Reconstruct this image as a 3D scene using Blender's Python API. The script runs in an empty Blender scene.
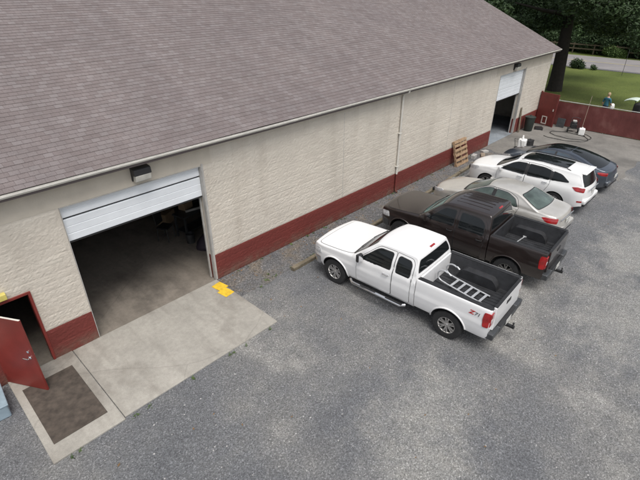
import bpy, bmesh, math, random
from mathutils import Vector, Matrix, noise
random.seed(7)
scene = bpy.context.scene
COL = scene.collection
R = math.radians
PI = math.pi

# ------------------------------------------------------------------ materials
def new_mat(name):
    m = bpy.data.materials.new(name)
    m.use_nodes = True
    nt = m.node_tree
    return m, nt, nt.nodes['Principled BSDF']

def node(nt, kind, **kw):
    n = nt.nodes.new(kind)
    for k, v in kw.items():
        if k.startswith('i_'):
            n.inputs[k[2:].replace('_', ' ')].default_value = v
        else:
            setattr(n, k, v)
    return n

def ramp(nt, fac, stops):
    r = nt.nodes.new('ShaderNodeValToRGB')
    el = r.color_ramp.elements
    while len(el) < len(stops):
        el.new(0.5)
    for e, (p, c) in zip(el, stops):
        e.position = p
        e.color = (c[0], c[1], c[2], 1) if not isinstance(c, float) else (c, c, c, 1)
    nt.links.new(fac, r.inputs[0])
    return r.outputs[0]

def mix(nt, fac, a, b, mode='MIX'):
    n = nt.nodes.new('ShaderNodeMix')
    n.data_type = 'RGBA'
    n.blend_type = mode
    for sock, v in ((n.inputs[0], fac), (n.inputs[6], a), (n.inputs[7], b)):
        if hasattr(v, 'links'):
            nt.links.new(v, sock)
        elif isinstance(v, (int, float)):
            sock.default_value = v
        else:
            sock.default_value = (v[0], v[1], v[2], 1)
    return n.outputs[2]

def coords(nt, kind='Object', scale=(1, 1, 1), rot=(0, 0, 0)):
    t = nt.nodes.new('ShaderNodeTexCoord')
    mp = nt.nodes.new('ShaderNodeMapping')
    mp.inputs['Scale'].default_value = scale
    mp.inputs['Rotation'].default_value = rot
    nt.links.new(t.outputs[kind], mp.inputs[0])
    return mp.outputs[0]

def tex_noise(nt, vec, scale, detail=4, rough=0.55):
    n = node(nt, 'ShaderNodeTexNoise')
    n.inputs['Scale'].default_value = scale
    n.inputs['Detail'].default_value = detail
    n.inputs['Roughness'].default_value = rough
    nt.links.new(vec, n.inputs['Vector'])
    return n.outputs['Fac']

def bump(nt, bsdf, h, strength=0.5, dist=0.02, prev=None):
    b = nt.nodes.new('ShaderNodeBump')
    b.inputs['Strength'].default_value = strength
    b.inputs['Distance'].default_value = dist
    nt.links.new(h, b.inputs['Height'])
    if prev is not None:
        nt.links.new(prev, b.inputs['Normal'])
    nt.links.new(b.outputs[0], bsdf.inputs['Normal'])
    return b.outputs[0]

def simple(name, col, rough=0.6, metal=0.0, coat=0.0, var=0.12, scale=6.0, bmp=0.0, bscale=60, spec=None):
    """plain material with a little procedural unevenness"""
    m, nt, b = new_mat(name)
    v = coords(nt)
    n = tex_noise(nt, v, scale, 5)
    lo = [c * (1 - var) for c in col]
    hi = [min(1, c * (1 + var)) for c in col]
    nt.links.new(ramp(nt, n, [(0.3, lo), (0.7, hi)]), b.inputs['Base Color'])
    b.inputs['Metallic'].default_value = metal
    rr = nt.nodes.new('ShaderNodeMapRange')
    rr.inputs[3].default_value = max(0.02, rough * 0.85)
    rr.inputs[4].default_value = min(1, rough * 1.15)
    nt.links.new(n, rr.inputs[0])
    nt.links.new(rr.outputs[0], b.inputs['Roughness'])
    b.inputs['Coat Weight'].default_value = coat
    b.inputs['Coat Roughness'].default_value = 0.06
    if spec is not None:
        b.inputs['Specular IOR Level'].default_value = spec
    if bmp:
        bump(nt, b, tex_noise(nt, v, bscale, 4), bmp, 0.01)
    return m

def paint(name, col, metal=0.0, rough=0.35, dirt=0.10):
    m, nt, b = new_mat(name)
    v = coords(nt)
    n = tex_noise(nt, v, 3.0, 6, 0.65)
    d = ramp(nt, n, [(0.35, [c * (1 - dirt) for c in col]), (0.65, col)])
    # road dust thrown up the lower body sides: a real film with its own height
    sep = nt.nodes.new('ShaderNodeSeparateXYZ')
    nt.links.new(v, sep.inputs[0])
    mr = nt.nodes.new('ShaderNodeMapRange')
    mr.inputs[1].default_value = 0.75
    mr.inputs[2].default_value = 0.25
    mr.inputs[3].default_value = 0.0
    mr.inputs[4].default_value = 0.30
    nt.links.new(sep.outputs[2], mr.inputs[0])
    c = mix(nt, mr.outputs[0], d, (0.20, 0.185, 0.16))
    nt.links.new(c, b.inputs['Base Color'])
    b.inputs['Metallic'].default_value = metal
    b.inputs['Roughness'].default_value = rough
    b.inputs['Coat Weight'].default_value = 0.8
    b.inputs['Coat Roughness'].default_value = 0.05
    return m

M = {}
M['white_paint'] = paint('white_paint', (0.80, 0.80, 0.80), dirt=0.03)
M['pearl_paint'] = paint('pearl_paint', (0.80, 0.80, 0.79), dirt=0.03)
M['brown_paint'] = paint('brown_paint', (0.030, 0.021, 0.019), metal=0.35, rough=0.3)
M['beige_paint'] = paint('beige_paint', (0.58, 0.56, 0.52), metal=0.4, rough=0.33)
M['blue_paint'] = paint('blue_paint', (0.060, 0.075, 0.100), metal=0.45, rough=0.3)
M['glass'] = simple('glass', (0.010, 0.012, 0.013), 0.04, var=0.3, scale=1.2, spec=0.4)
M['green_glass'] = simple('green_glass', (0.070, 0.095, 0.085), 0.04, var=0.5, scale=2.0, spec=0.6)
M['teal_glass'] = simple('teal_glass', (0.05, 0.15, 0.14), 0.05, var=0.4, scale=1.5, spec=0.6)
M['blue_glass'] = simple('blue_glass', (0.05, 0.07, 0.09), 0.04, var=0.3, scale=1.5, spec=0.7)
M['black'] = simple('black_trim', (0.018, 0.018, 0.019), 0.5, var=0.3, scale=12)
M['well'] = simple('wheel_well_black', (0.008, 0.008, 0.008), 0.85)
M['liner'] = simple('bed_liner', (0.026, 0.027, 0.030), 0.55, var=0.35, scale=5, bmp=0.3, bscale=120)
M['tyre'] = simple('tyre_rubber', (0.02, 0.02, 0.021), 0.8, var=0.3, scale=8, bmp=0.25, bscale=70)
M['alloy'] = simple('alloy', (0.62, 0.61, 0.60), 0.28, metal=0.9, var=0.12, scale=9)
M['dark_alloy'] = simple('dark_alloy', (0.22, 0.22, 0.22), 0.35, metal=0.9)
M['chrome'] = simple('chrome', (0.75, 0.75, 0.76), 0.12, metal=1.0, var=0.06)
M['steel'] = simple('grey_steel', (0.10, 0.105, 0.11), 0.4, metal=0.7, var=0.2)
M['aluminium'] = simple('aluminium', (0.60, 0.61, 0.62), 0.35, metal=0.55, var=0.12, scale=10)
M['red_lens'] = simple('red_lens', (0.30, 0.008, 0.009), 0.12, var=0.3, scale=8, coat=0.6)
M['clear_lens'] = simple('clear_lens', (0.55, 0.56, 0.57), 0.1, var=0.3, scale=14, coat=0.6)
M['plate'] = simple('licence_plate', (0.55, 0.55, 0.52), 0.4)
M['decal_red'] = simple('decal_red', (0.45, 0.02, 0.02), 0.4)
M['decal_grey'] = simple('decal_grey', (0.16, 0.16, 0.17), 0.4)
M['red_door'] = simple('red_door_paint', (0.19, 0.028, 0.022), 0.45, var=0.15, scale=2.2, bmp=0.06, bscale=18)
M['red_wood'] = simple('red_wood_paint', (0.135, 0.024, 0.020), 0.6, var=0.2, scale=3, bmp=0.2, bscale=25)
M['trim_white'] = simple('trim_white', (0.62, 0.60, 0.55), 0.5, var=0.12, scale=5)
M['jamb_grey'] = simple('jamb_grey', (0.40, 0.39, 0.37), 0.6, var=0.15, scale=5)
M['door_white'] = simple('overhead_door_white', (0.74, 0.77, 0.80), 0.4, var=0.05, scale=2.5)
M['yellow'] = simple('yellow_paint', (0.72, 0.47, 0.035), 0.55, var=0.2, scale=9)
M['pale_yellow'] = simple('pale_yellow', (0.55, 0.47, 0.13), 0.5)
M['wood'] = simple('pallet_wood', (0.34, 0.23, 0.14), 0.8, var=0.3, scale=7, bmp=0.3, bscale=40)
M['old_wood'] = simple('weathered_timber', (0.16, 0.135, 0.095), 0.9, var=0.35, scale=5, bmp=0.5, bscale=30)
M['pale_wood'] = simple('pale_pole_wood', (0.26, 0.21, 0.16), 0.7, var=0.2)
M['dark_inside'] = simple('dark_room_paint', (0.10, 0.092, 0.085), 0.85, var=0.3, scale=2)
M['mat_brown'] = simple('coarse_mat', (0.072, 0.058, 0.047), 0.95, var=0.38, scale=7.0, bmp=0.6, bscale=140)
M['can_green'] = simple('dark_green_plastic', (0.022, 0.030, 0.026), 0.55, var=0.25)
M['white_plastic'] = simple('white_plastic', (0.78, 0.78, 0.76), 0.4, var=0.06)
M['tote_blue'] = simple('pale_blue_plastic', (0.24, 0.31, 0.36), 0.5, var=0.12)
M['hose'] = simple('black_hose_rubber', (0.016, 0.016, 0.016), 0.6)
M['bark'] = simple('bark', (0.020, 0.016, 0.013), 0.95, var=0.4, scale=5, bmp=0.9, bscale=14)
M['skin'] = simple('skin', (0.52, 0.31, 0.22), 0.55, var=0.08)
M['teal_shirt'] = simple('teal_cloth', (0.035, 0.14, 0.19), 0.9, var=0.15, scale=12, bmp=0.3, bscale=40)
M['jeans'] = simple('dark_denim', (0.025, 0.032, 0.055), 0.9, var=0.2, scale=14)
M['hair'] = simple('fair_hair', (0.36, 0.27, 0.16), 0.7)
M['eye'] = simple('eye_dark', (0.03, 0.02, 0.015), 0.3)
M['shoe'] = simple('shoe_leather', (0.05, 0.04, 0.035), 0.6)
M['lip'] = simple('lip', (0.40, 0.17, 0.14), 0.5)
M['canopy'] = simple('pale_canopy', (0.52, 0.60, 0.52), 0.6, var=0.1)
M['lamp_glass'] = simple('lamp_glass', (0.45, 0.44, 0.40), 0.25, var=0.2)
M['bronze'] = simple('dark_bronze_housing', (0.020, 0.020, 0.022), 0.5)
M['guard'] = simple('weathered_rail', (0.085, 0.068, 0.042), 0.9, var=0.25)
M['purple_tarp'] = simple('purple_tarp', (0.03, 0.022, 0.035), 0.7)

def leaf_mat(name, lo, hi):
    m, nt, b = new_mat(name)
    v = coords(nt)
    n = tex_noise(nt, v, 0.55, 3)
    n2 = tex_noise(nt, v, 7.0, 2)
    c = ramp(nt, n, [(0.35, lo), (0.68, hi)])
    c = mix(nt, ramp(nt, n2, [(0.35, 0.0), (0.65, 0.5)]), c, [min(1, x * 1.7) for x in hi])
    nt.links.new(c, b.inputs['Base Color'])
    b.inputs['Roughness'].default_value = 0.55
    b.inputs['Specular IOR Level'].default_value = 0.3
    return m
M['leaf_dark'] = leaf_mat('leaf_dark', (0.016, 0.032, 0.014), (0.040, 0.068, 0.025))
M['leaf_mid'] = leaf_mat('leaf_mid', (0.024, 0.050, 0.020), (0.060, 0.105, 0.036))
M['leaf_light'] = leaf_mat('leaf_light', (0.030, 0.060, 0.018), (0.085, 0.130, 0.035))

def gravel_mat():
    m, nt, b = new_mat('gravel')
    v = coords(nt)
    big = tex_noise(nt, coords(nt, scale=(1, 0.8, 1), rot=(0, 0, 0.6)), 0.20, 6, 0.62)
    band = tex_noise(nt, coords(nt, scale=(0.35, 1.3, 1), rot=(0, 0, -0.5)), 0.35, 4, 0.6)
    mid = tex_noise(nt, v, 1.3, 7, 0.72)
    fine = tex_noise(nt, v, 30, 4, 0.75)
    vo = node(nt, 'ShaderNodeTexVoronoi')
    vo.inputs['Scale'].default_value = 48
    nt.links.new(v, vo.inputs['Vector'])
    sp = nt.nodes.new('ShaderNodeSeparateColor')
    nt.links.new(vo.outputs['Color'], sp.inputs[0])
    base = ramp(nt, big, [(0.34, (0.130, 0.135, 0.144)), (0.48, (0.152, 0.156, 0.163)), (0.58, (0.190, 0.190, 0.188)), (0.70, (0.35, 0.342, 0.32))])
    base = mix(nt, 0.55, base, ramp(nt, band, [(0.33, (0.42, 0.42, 0.43)), (0.65, (0.56, 0.555, 0.54))]), 'OVERLAY')
    # packed, paler places where cars turn
    tot = None
    for (cx, cy, rx_, ry_) in ((0.35, -7.3, 1.5, 1.0), (-0.9, -7.9, 1.1, 0.9), (6.6, -9.2, 2.4, 1.3), (10.5, -8.6, 3.0, 1.0)):
        mpn = nt.nodes.new('ShaderNodeMapping')
        mpn.inputs['Location'].default_value = (-cx / rx_, -cy / ry_, 0)
        mpn.inputs['Scale'].default_value = (1 / rx_, 1 / ry_, 0)
        nt.links.new(v, mpn.inputs[0])
        ln = node(nt, 'ShaderNodeVectorMath', operation='LENGTH')
        nt.links.new(mpn.outputs[0], ln.inputs[0])
        sb = node(nt, 'ShaderNodeMath', operation='MULTIPLY_ADD')
        nt.links.new(mid, sb.inputs[0]); sb.inputs[1].default_value = -2.6
        nt.links.new(ln.outputs['Value'], sb.inputs[2])
        k_ = nt.nodes.new('ShaderNodeMapRange'); k_.interpolation_type = 'SMOOTHSTEP'
        k_.inputs[1].default_value = 0.15; k_.inputs[2].default_value = -1.15; k_.inputs[3].default_value = 0.0; k_.inputs[4].default_value = 1.0
        nt.links.new(sb.outputs[0], k_.inputs[0])
        if tot is None:
            tot = k_.outputs[0]
        else:
            mx = node(nt, 'ShaderNodeMath', operation='MAXIMUM')
            nt.links.new(tot, mx.inputs[0]); nt.links.new(k_.outputs[0], mx.inputs[1]); tot = mx.outputs[0]
    fac = node(nt, 'ShaderNodeMath', operation='MULTIPLY'); fac.inputs[1].default_value = 0.6
    nt.links.new(tot, fac.inputs[0])
    base = mix(nt, fac.outputs[0], base, (0.31, 0.305, 0.285))
    base = mix(nt, 0.60, base, ramp(nt, mid, [(0.3, (0.40, 0.40, 0.41)), (0.5, (0.5, 0.5, 0.5)), (0.72, (0.60, 0.585, 0.56))]), 'OVERLAY')
    st = ramp(nt, sp.outputs[0], [(0.0, 0.24), (0.45, 0.46), (0.87, 0.60), (0.985, 0.95)])
    c = mix(nt, 0.7, base, st, 'OVERLAY')
    c = mix(nt, 0.6, c, ramp(nt, fine, [(0.32, 0.22), (0.68, 0.78)]), 'OVERLAY')
    nt.links.new(c, b.inputs['Base Color'])
    b.inputs['Roughness'].default_value = 0.92
    b.inputs['Specular IOR Level'].default_value = 0.2
    h = mix(nt, 0.5, vo.outputs['Distance'], fine)
    bump(nt, b, h, 1.0, 0.022)
    return m
M['gravel'] = gravel_mat()

def strip_mat():
    m, nt, b = new_mat('dirt_gravel')
    v = coords(nt)
    n = tex_noise(nt, v, 1.1, 6, 0.7)
    f = tex_noise(nt, v, 40, 3)
    c = ramp(nt, n, [(0.3, (0.100, 0.105, 0.113)), (0.50, (0.140, 0.139, 0.140)), (0.62, (0.165, 0.145, 0.122)), (0.72, (0.22, 0.19, 0.155))])
    vo = node(nt, 'ShaderNodeTexVoronoi')
    vo.inputs['Scale'].default_value = 30
    nt.links.new(v, vo.inputs['Vector'])
    sp = nt.nodes.new('ShaderNodeSeparateColor')
    nt.links.new(vo.outputs['Color'], sp.inputs[0])
    c = mix(nt, 0.7, c, ramp(nt, sp.outputs[0], [(0.0, 0.15), (0.5, 0.46), (0.9, 0.66), (0.98, 0.9)]), 'OVERLAY')
    c = mix(nt, 0.7, c, ramp(nt, f, [(0.3, 0.2), (0.7, 0.8)]), 'OVERLAY')
    nt.links.new(c, b.inputs['Base Color'])
    b.inputs['Roughness'].default_value = 0.95
    bump(nt, b, f, 0.9, 0.03)
    return m
M['strip'] = strip_mat()

def concrete_mat(name, lo, hi, stain=(0.16, 0.14, 0.12), sc=0.8, amount=0.75):
    m, nt, b = new_mat(name)
    v = coords(nt)
    n = tex_noise(nt, v, sc, 7, 0.65)
    s = tex_noise(nt, coords(nt, scale=(1, 0.7, 1)), 0.55, 6, 0.6)
    f = tex_noise(nt, v, 60, 3)
    c = ramp(nt, n, [(0.3, lo), (0.7, hi)])
    c = mix(nt, ramp(nt, s, [(0.50, 0.0), (0.66, amount)]), c, stain)
    tr = tex_noise(nt, coords(nt, scale=(1.7, 0.22, 1)), 1.5, 5, 0.55)
    c = mix(nt, ramp(nt, tr, [(0.52, 0.0), (0.68, 0.28)]), c, stain)
    gr = tex_noise(nt, v, 9, 6, 0.75)
    c = mix(nt, 0.45, c, ramp(nt, gr, [(0.3, 0.36), (0.7, 0.64)]), 'OVERLAY')
    cv = node(nt, 'ShaderNodeTexVoronoi', feature='DISTANCE_TO_EDGE')
    cv.inputs['Scale'].default_value = 0.23
    wob = nt.nodes.new('ShaderNodeMix'); wob.data_type = 'VECTOR'
    wob.inputs[0].default_value = 0.16
    nt.links.new(v, wob.inputs[4])
    nz = node(nt, 'ShaderNodeTexNoise'); nz.inputs['Scale'].default_value = 1.8; nz.inputs['Detail'].default_value = 6
    nt.links.new(v, nz.inputs['Vector']); nt.links.new(nz.outputs['Color'], wob.inputs[5])
    nt.links.new(wob.outputs[1], cv.inputs['Vector'])
    c = mix(nt, ramp(nt, cv.outputs[0], [(0.0008, 0.22), (0.0020, 0.0)]), c, [q * 0.5 for q in stain])
    c = mix(nt, 0.35, c, ramp(nt, f, [(0.3, 0.35), (0.7, 0.65)]), 'OVERLAY')
    nt.links.new(c, b.inputs['Base Color'])
    b.inputs['Roughness'].default_value = 0.85
    bump(nt, b, f, 0.25, 0.005)
    return m
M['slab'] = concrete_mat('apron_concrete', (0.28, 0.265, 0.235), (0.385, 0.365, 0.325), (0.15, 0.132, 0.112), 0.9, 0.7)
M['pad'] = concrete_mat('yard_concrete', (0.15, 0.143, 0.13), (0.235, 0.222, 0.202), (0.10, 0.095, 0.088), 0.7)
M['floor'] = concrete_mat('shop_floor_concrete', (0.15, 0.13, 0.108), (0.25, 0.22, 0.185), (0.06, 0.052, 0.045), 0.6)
M['floor_blue'] = concrete_mat('painted_shop_floor', (0.22, 0.25, 0.28), (0.30, 0.33, 0.36), (0.12, 0.13, 0.14))

def road_mat():
    m, nt, b = new_mat('road_asphalt')
    v = coords(nt)
    n = tex_noise(nt, v, 0.4, 5)
    f = tex_noise(nt, v, 30, 3)
    c = ramp(nt, n, [(0.3, (0.20, 0.19, 0.195)), (0.7, (0.27, 0.255, 0.25))])
    c = mix(nt, 0.3, c, ramp(nt, f, [(0.3, 0.3), (0.7, 0.7)]), 'OVERLAY')
    nt.links.new(c, b.inputs['Base Color'])
    b.inputs['Roughness'].default_value = 0.85
    return m
M['road'] = road_mat()

def grass_mat():
    m, nt, b = new_mat('lawn_grass')
    v = coords(nt)
    n = tex_noise(nt, v, 0.22, 6, 0.6)
    f = tex_noise(nt, coords(nt, scale=(1, 1, 1)), 9, 4)
    c = ramp(nt, n, [(0.3, (0.072, 0.096, 0.026)), (0.55, (0.115, 0.145, 0.038)), (0.75, (0.150, 0.168, 0.056))])
    c = mix(nt, 0.5, c, ramp(nt, f, [(0.3, 0.3), (0.7, 0.7)]), 'OVERLAY')
    # worn bare earth along the fence
    sep = nt.nodes.new('ShaderNodeSeparateXYZ')
    nt.links.new(v, sep.inputs[0])
    mr = nt.nodes.new('ShaderNodeMapRange')
    mr.inputs[1].default_value = 35.5
    mr.inputs[2].default_value = 29.0
    nt.links.new(sep.outputs[0], mr.inputs[0])
    w = node(nt, 'ShaderNodeMath', operation='MULTIPLY')
    nt.links.new(mr.outputs[0], w.inputs[0])
    nt.links.new(ramp(nt, tex_noise(nt, v, 0.7, 4), [(0.35, 0.25), (0.6, 1.0)]), w.inputs[1])
    c = mix(nt, w.outputs[0], c, (0.038, 0.034, 0.018))
    nt.links.new(c, b.inputs['Base Color'])
    b.inputs['Roughness'].default_value = 0.9
    b.inputs['Specular IOR Level'].default_value = 0.2
    bump(nt, b, f, 0.8, 0.05)
    return m
M['grass'] = grass_mat()

def block_mat(name, col, groove=0.18, dirty=True):
    """split face block: rough faces, thin joints of a 0.4 x 0.2 m bond; x along the wall, z up"""
    m, nt, b = new_mat(name)
    v = coords(nt)
    rot = nt.nodes.new('ShaderNodeCombineXYZ')
    sep = nt.nodes.new('ShaderNodeSeparateXYZ')
    nt.links.new(v, sep.inputs[0])
    add = node(nt, 'ShaderNodeMath', operation='ADD')
    nt.links.new(sep.outputs[0], add.inputs[0])
    nt.links.new(sep.outputs[1], add.inputs[1])
    nt.links.new(add.outputs[0], rot.inputs[0])
    nt.links.new(sep.outputs[2], rot.inputs[1])
    br = node(nt, 'ShaderNodeTexBrick')
    br.inputs['Scale'].default_value = 1.0
    br.inputs['Brick Width'].default_value = 0.406
    br.inputs['Row Height'].default_value = 0.203
    br.inputs['Mortar Size'].default_value = 0.006
    br.inputs['Mortar Smooth'].default_value = 0.6
    br.inputs['Color1'].default_value = (0.42, 0.42, 0.42, 1)
    br.inputs['Color2'].default_value = (0.58, 0.58, 0.58, 1)
    br.inputs['Mortar'].default_value = (0.45, 0.45, 0.45, 1)
    nt.links.new(rot.outputs[0], br.inputs['Vector'])
    big = tex_noise(nt, v, 0.5, 5, 0.6)
    streak = tex_noise(nt, coords(nt, scale=(1, 1, 0.12)), 1.6, 5, 0.6)
    c = ramp(nt, big, [(0.3, [x * 0.90 for x in col]), (0.7, [min(1, x * 1.06) for x in col])])
    c = mix(nt, 0.22, c, br.outputs['Color'], 'OVERLAY')
    if dirty:
        c = mix(nt, ramp(nt, streak, [(0.50, 0.0), (0.72, 0.32)]), c, [x * 0.62 for x in (col[0], col[1] * 0.96, col[2] * 0.92)])
    # rain-splashed soil caked on the lowest course
    sm = nt.nodes.new('ShaderNodeMapRange'); sm.inputs[1].default_value = 0.42; sm.inputs[2].default_value = 0.0
    nt.links.new(sep.outputs[2], sm.inputs[0])
    sn = node(nt, 'ShaderNodeMath', operation='MULTIPLY')
    nt.links.new(sm.outputs[0], sn.inputs[0])
    nt.links.new(ramp(nt, tex_noise(nt, v, 2.6, 6, 0.7), [(0.38, 0.05), (0.66, 0.85)]), sn.inputs[1])
    c = mix(nt, sn.outputs[0], c, (0.15, 0.115, 0.085))
    nt.links.new(c, b.inputs['Base Color'])
    b.inputs['Roughness'].default_value = 0.75
    f = tex_noise(nt, coords(nt, scale=(1, 1, 1.4)), 16, 5, 0.65)
    f2 = tex_noise(nt, v, 3.2, 3, 0.5)
    p = bump(nt, b, f, 0.5, 0.025)
    inv = node(nt, 'ShaderNodeMath', operation='SUBTRACT')
    inv.inputs[0].default_value = 1.0
    nt.links.new(br.outputs['Fac'], inv.inputs[1])
    bump(nt, b, inv.outputs[0], groove, 0.012, p)
    return m
M['block'] = block_mat('cream_split_face_block', (0.575, 0.528, 0.458))
M['block_red'] = block_mat('red_split_face_block', (0.150, 0.027, 0.021), dirty=False)
M['stucco'] = simple('smooth_lintel_paint', (0.50, 0.455, 0.385), 0.8, var=0.08, scale=2.5, bmp=0.3, bscale=22)

def shingle_mat():
    m, nt, b = new_mat('mauve_shingles')
    t = nt.nodes.new('ShaderNodeTexCoord')
    br = node(nt, 'ShaderNodeTexBrick')
    br.offset = 0.37
    br.offset_frequency = 2
    br.inputs['Scale'].default_value = 1.0
    br.inputs['Brick Width'].default_value = 0.19
    br.inputs['Row Height'].default_value = 0.142
    br.inputs['Mortar Size'].default_value = 0.005
    br.inputs['Mortar Smooth'].default_value = 0.2
    br.inputs['Color1'].default_value = (0.0, 0.0, 0.0, 1)
    br.inputs['Color2'].default_value = (1.0, 1.0, 1.0, 1)
    br.inputs['Mortar'].default_value = (0.0, 0.0, 0.0, 1)
    nt.links.new(t.outputs['UV'], br.inputs['Vector'])
    c = ramp(nt, br.outputs['Color'], [(0.0, (0.160, 0.136, 0.133)), (0.4, (0.172, 0.148, 0.145)), (0.7, (0.181, 0.159, 0.157)), (1.0, (0.197, 0.176, 0.174))])
    v = coords(nt)
    big = tex_noise(nt, v, 0.35, 5)
    c = mix(nt, 0.5, c, ramp(nt, big, [(0.3, (0.43, 0.42, 0.43)), (0.7, (0.56, 0.55, 0.54))]), 'OVERLAY')
    med = tex_noise(nt, coords(nt, scale=(0.5, 2.2, 2.2)), 1.6, 6, 0.7)
    c = mix(nt, 0.5, c, ramp(nt, med, [(0.3, (0.40, 0.40, 0.40)), (0.7, (0.60, 0.60, 0.60))]), 'OVERLAY')
    stk = tex_noise(nt, coords(nt, scale=(2.2, 0.12, 0.12)), 1.0, 5, 0.6)
    c = mix(nt, 0.4, c, ramp(nt, stk, [(0.35, (0.42, 0.42, 0.42)), (0.65, (0.56, 0.56, 0.56))]), 'OVERLAY')
    f = tex_noise(nt, v, 70, 3, 0.7)
    c = mix(nt, 0.5, c, ramp(nt, f, [(0.3, 0.25), (0.7, 0.75)]), 'OVERLAY')
    c = mix(nt, br.outputs['Fac'], c, (0.115, 0.096, 0.094))
    nt.links.new(c, b.inputs['Base Color'])
    b.inputs['Roughness'].default_value = 0.9
    b.inputs['Specular IOR Level'].default_value = 0.3
    bump(nt, b, f, 0.4, 0.004)
    return m
M['shingle'] = shingle_mat()

def screen_mat():
    m, nt, b = new_mat('red_privacy_fabric')
    v = coords(nt)
    n = tex_noise(nt, v, 1.3, 5)
    c = ramp(nt, n, [(0.3, (0.105, 0.027, 0.025)), (0.55, (0.140, 0.039, 0.035)), (0.78, (0.21, 0.090, 0.078))])
    nt.links.new(c, b.inputs['Base Color'])
    b.inputs['Roughness'].default_value = 0.5
    bump(nt, b, tex_noise(nt, coords(nt, scale=(1, 1, 0.4)), 4, 4), 0.5, 0.04)
    return m
M['screen'] = screen_mat()

# ------------------------------------------------------------------ mesh helpers
class MB:
    def __init__(self):
        self.v, self.f, self.m = [], [], []
    def add(self, vs, fs, mi=0):
        o = len(self.v)
        self.v += [tuple(p) for p in vs]
        self.f += [tuple(i + o for i in q) for q in fs]
        self.m += [mi] * len(fs)
        return self
    def box(self, c, s, rz=0, rx=0, ry=0, mi=0):
        mt = Matrix.Translation(c) @ Matrix.Rotation(rz, 4, 'Z') @ Matrix.Rotation(ry, 4, 'Y') @ Matrix.Rotation(rx, 4, 'X')
        vs = [mt @ Vector((x * s[0] / 2, y * s[1] / 2, z * s[2] / 2)) for z in (-1, 1) for y in (-1, 1) for x in (-1, 1)]
        return self.add(vs, [(0, 2, 3, 1), (4, 5, 7, 6), (0, 1, 5, 4), (2, 6, 7, 3), (0, 4, 6, 2), (1, 3, 7, 5)], mi)
    def bb(self, x0, x1, y0, y1, z0, z1, mi=0):
        return self.box(((x0 + x1) / 2, (y0 + y1) / 2, (z0 + z1) / 2), (abs(x1 - x0), abs(y1 - y0), abs(z1 - z0)), mi=mi)
    def tube(self, pts, r, n=8, mi=0, cap=True):
        pts = [Vector(p) for p in pts]
        rs = r if isinstance(r, (list, tuple)) else [r] * len(pts)
        rings = []
        up = None
        for i, p in enumerate(pts):
            t = (pts[min(i + 1, len(pts) - 1)] - pts[max(i - 1, 0)])
            t.normalize()
            if up is None:
                a = Vector((0, 0, 1)) if abs(t.z) < 0.9 else Vector((1, 0, 0))
                up = (a - t * a.dot(t)).normalized()
            else:
                up = (up - t * up.dot(t))
                if up.length < 1e-5:
                    up = t.orthogonal()
                up.normalize()
            s = t.cross(up)
            rings.append([p + (up * math.cos(2 * PI * k / n) + s * math.sin(2 * PI * k / n)) * rs[i] for k in range(n)])
        vs = [q for rg in rings for q in rg]
        fs = []
        for i in range(len(pts) - 1):
            for k in range(n):
                k2 = (k + 1) % n
                fs.append((i * n + k, i * n + k2, (i + 1) * n + k2, (i + 1) * n + k))
        if cap:
            fs.append(tuple(range(n - 1, -1, -1)))
            fs.append(tuple((len(pts) - 1) * n + k for k in range(n)))
        return self.add(vs, fs, mi)
    def lathe(self, prof, n=24, axis='Z', c=(0, 0, 0), mi=0, close=False):
        """prof: list of (radius, height)"""
        vs, fs = [], []
        for (r, h) in prof:
            for k in range(n):
                a = 2 * PI * k / n
                x, y = r * math.cos(a), r * math.sin(a)
                p = (x, y, h) if axis == 'Z' else ((x, h, y) if axis == 'Y' else (h, x, y))
                vs.append((p[0] + c[0], p[1] + c[1], p[2] + c[2]))
        m = len(prof)
        rng = m if close else m - 1
        for i in range(rng):
            j = (i + 1) % m
            for k in range(n):
                k2 = (k + 1) % n
                q = (i * n + k, i * n + k2, j * n + k2, j * n + k)
                fs.append(q if axis != 'Y' else q[::-1])
        return self.add(vs, fs, mi)
    def build(self, name, mats, parent=None, smooth=False, bev=0.0, angle=40, seg=2, fix=True):
        me = bpy.data.meshes.new(name)
        me.from_pydata(self.v, [], self.f)
        mats = mats if isinstance(mats, (list, tuple)) else [mats]
        for mm in mats:
            me.materials.append(M[mm] if isinstance(mm, str) else mm)
        me.polygons.foreach_set('material_index', self.m)
        if fix:
            bm = bmesh.new(); bm.from_mesh(me)
            bmesh.ops.recalc_face_normals(bm, faces=bm.faces)
            bm.to_mesh(me); bm.free()
        me.update()
        if smooth:
            me.polygons.foreach_set('use_smooth', [True] * len(me.polygons))
            me.set_sharp_from_angle(angle=R(angle))
        o = bpy.data.objects.new(name, me)
        COL.objects.link(o)
        if parent is not None:
            o.parent = parent
        if bev:
            md = o.modifiers.new('bevel', 'BEVEL')
            md.width = bev
            md.segments = seg
            md.limit_method = 'ANGLE'
            md.angle_limit = R(30)
            md.harden_normals = False
        return o

def thing(name, label, cat, loc=(0, 0, 0), rz=0.0, group=None):
    o = bpy.data.objects.new(name, None)
    COL.objects.link(o)
    o.empty_display_size = 0.3
    o.location = loc
    o.rotation_euler = (0, 0, rz)
    return tag(o, label, cat, group)

def tag(o, label, cat, group=None):
    o['label'] = label
    o['category'] = cat
    if group:
        o['group'] = group
    return o

def struct(o):
    o['kind'] = 'structure'
    return o

def dup(root, loc, rz, label, group=None):
    r = root.copy(); COL.objects.link(r)
    r.location = loc; r.rotation_euler = (0, 0, rz)
    r['label'] = label
    if group:
        r['group'] = group
    for ch in list(root.children):
        c = ch.copy(); COL.objects.link(c); c.parent = r
        for g in list(ch.children):
            d = g.copy(); COL.objects.link(d); d.parent = c
    return r

def apply_mods(o):
    dg = bpy.context.evaluated_depsgraph_get()
    me = bpy.data.meshes.new_from_object(o.evaluated_get(dg), depsgraph=dg)
    o.modifiers.clear()
    o.data = me
    return o

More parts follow.
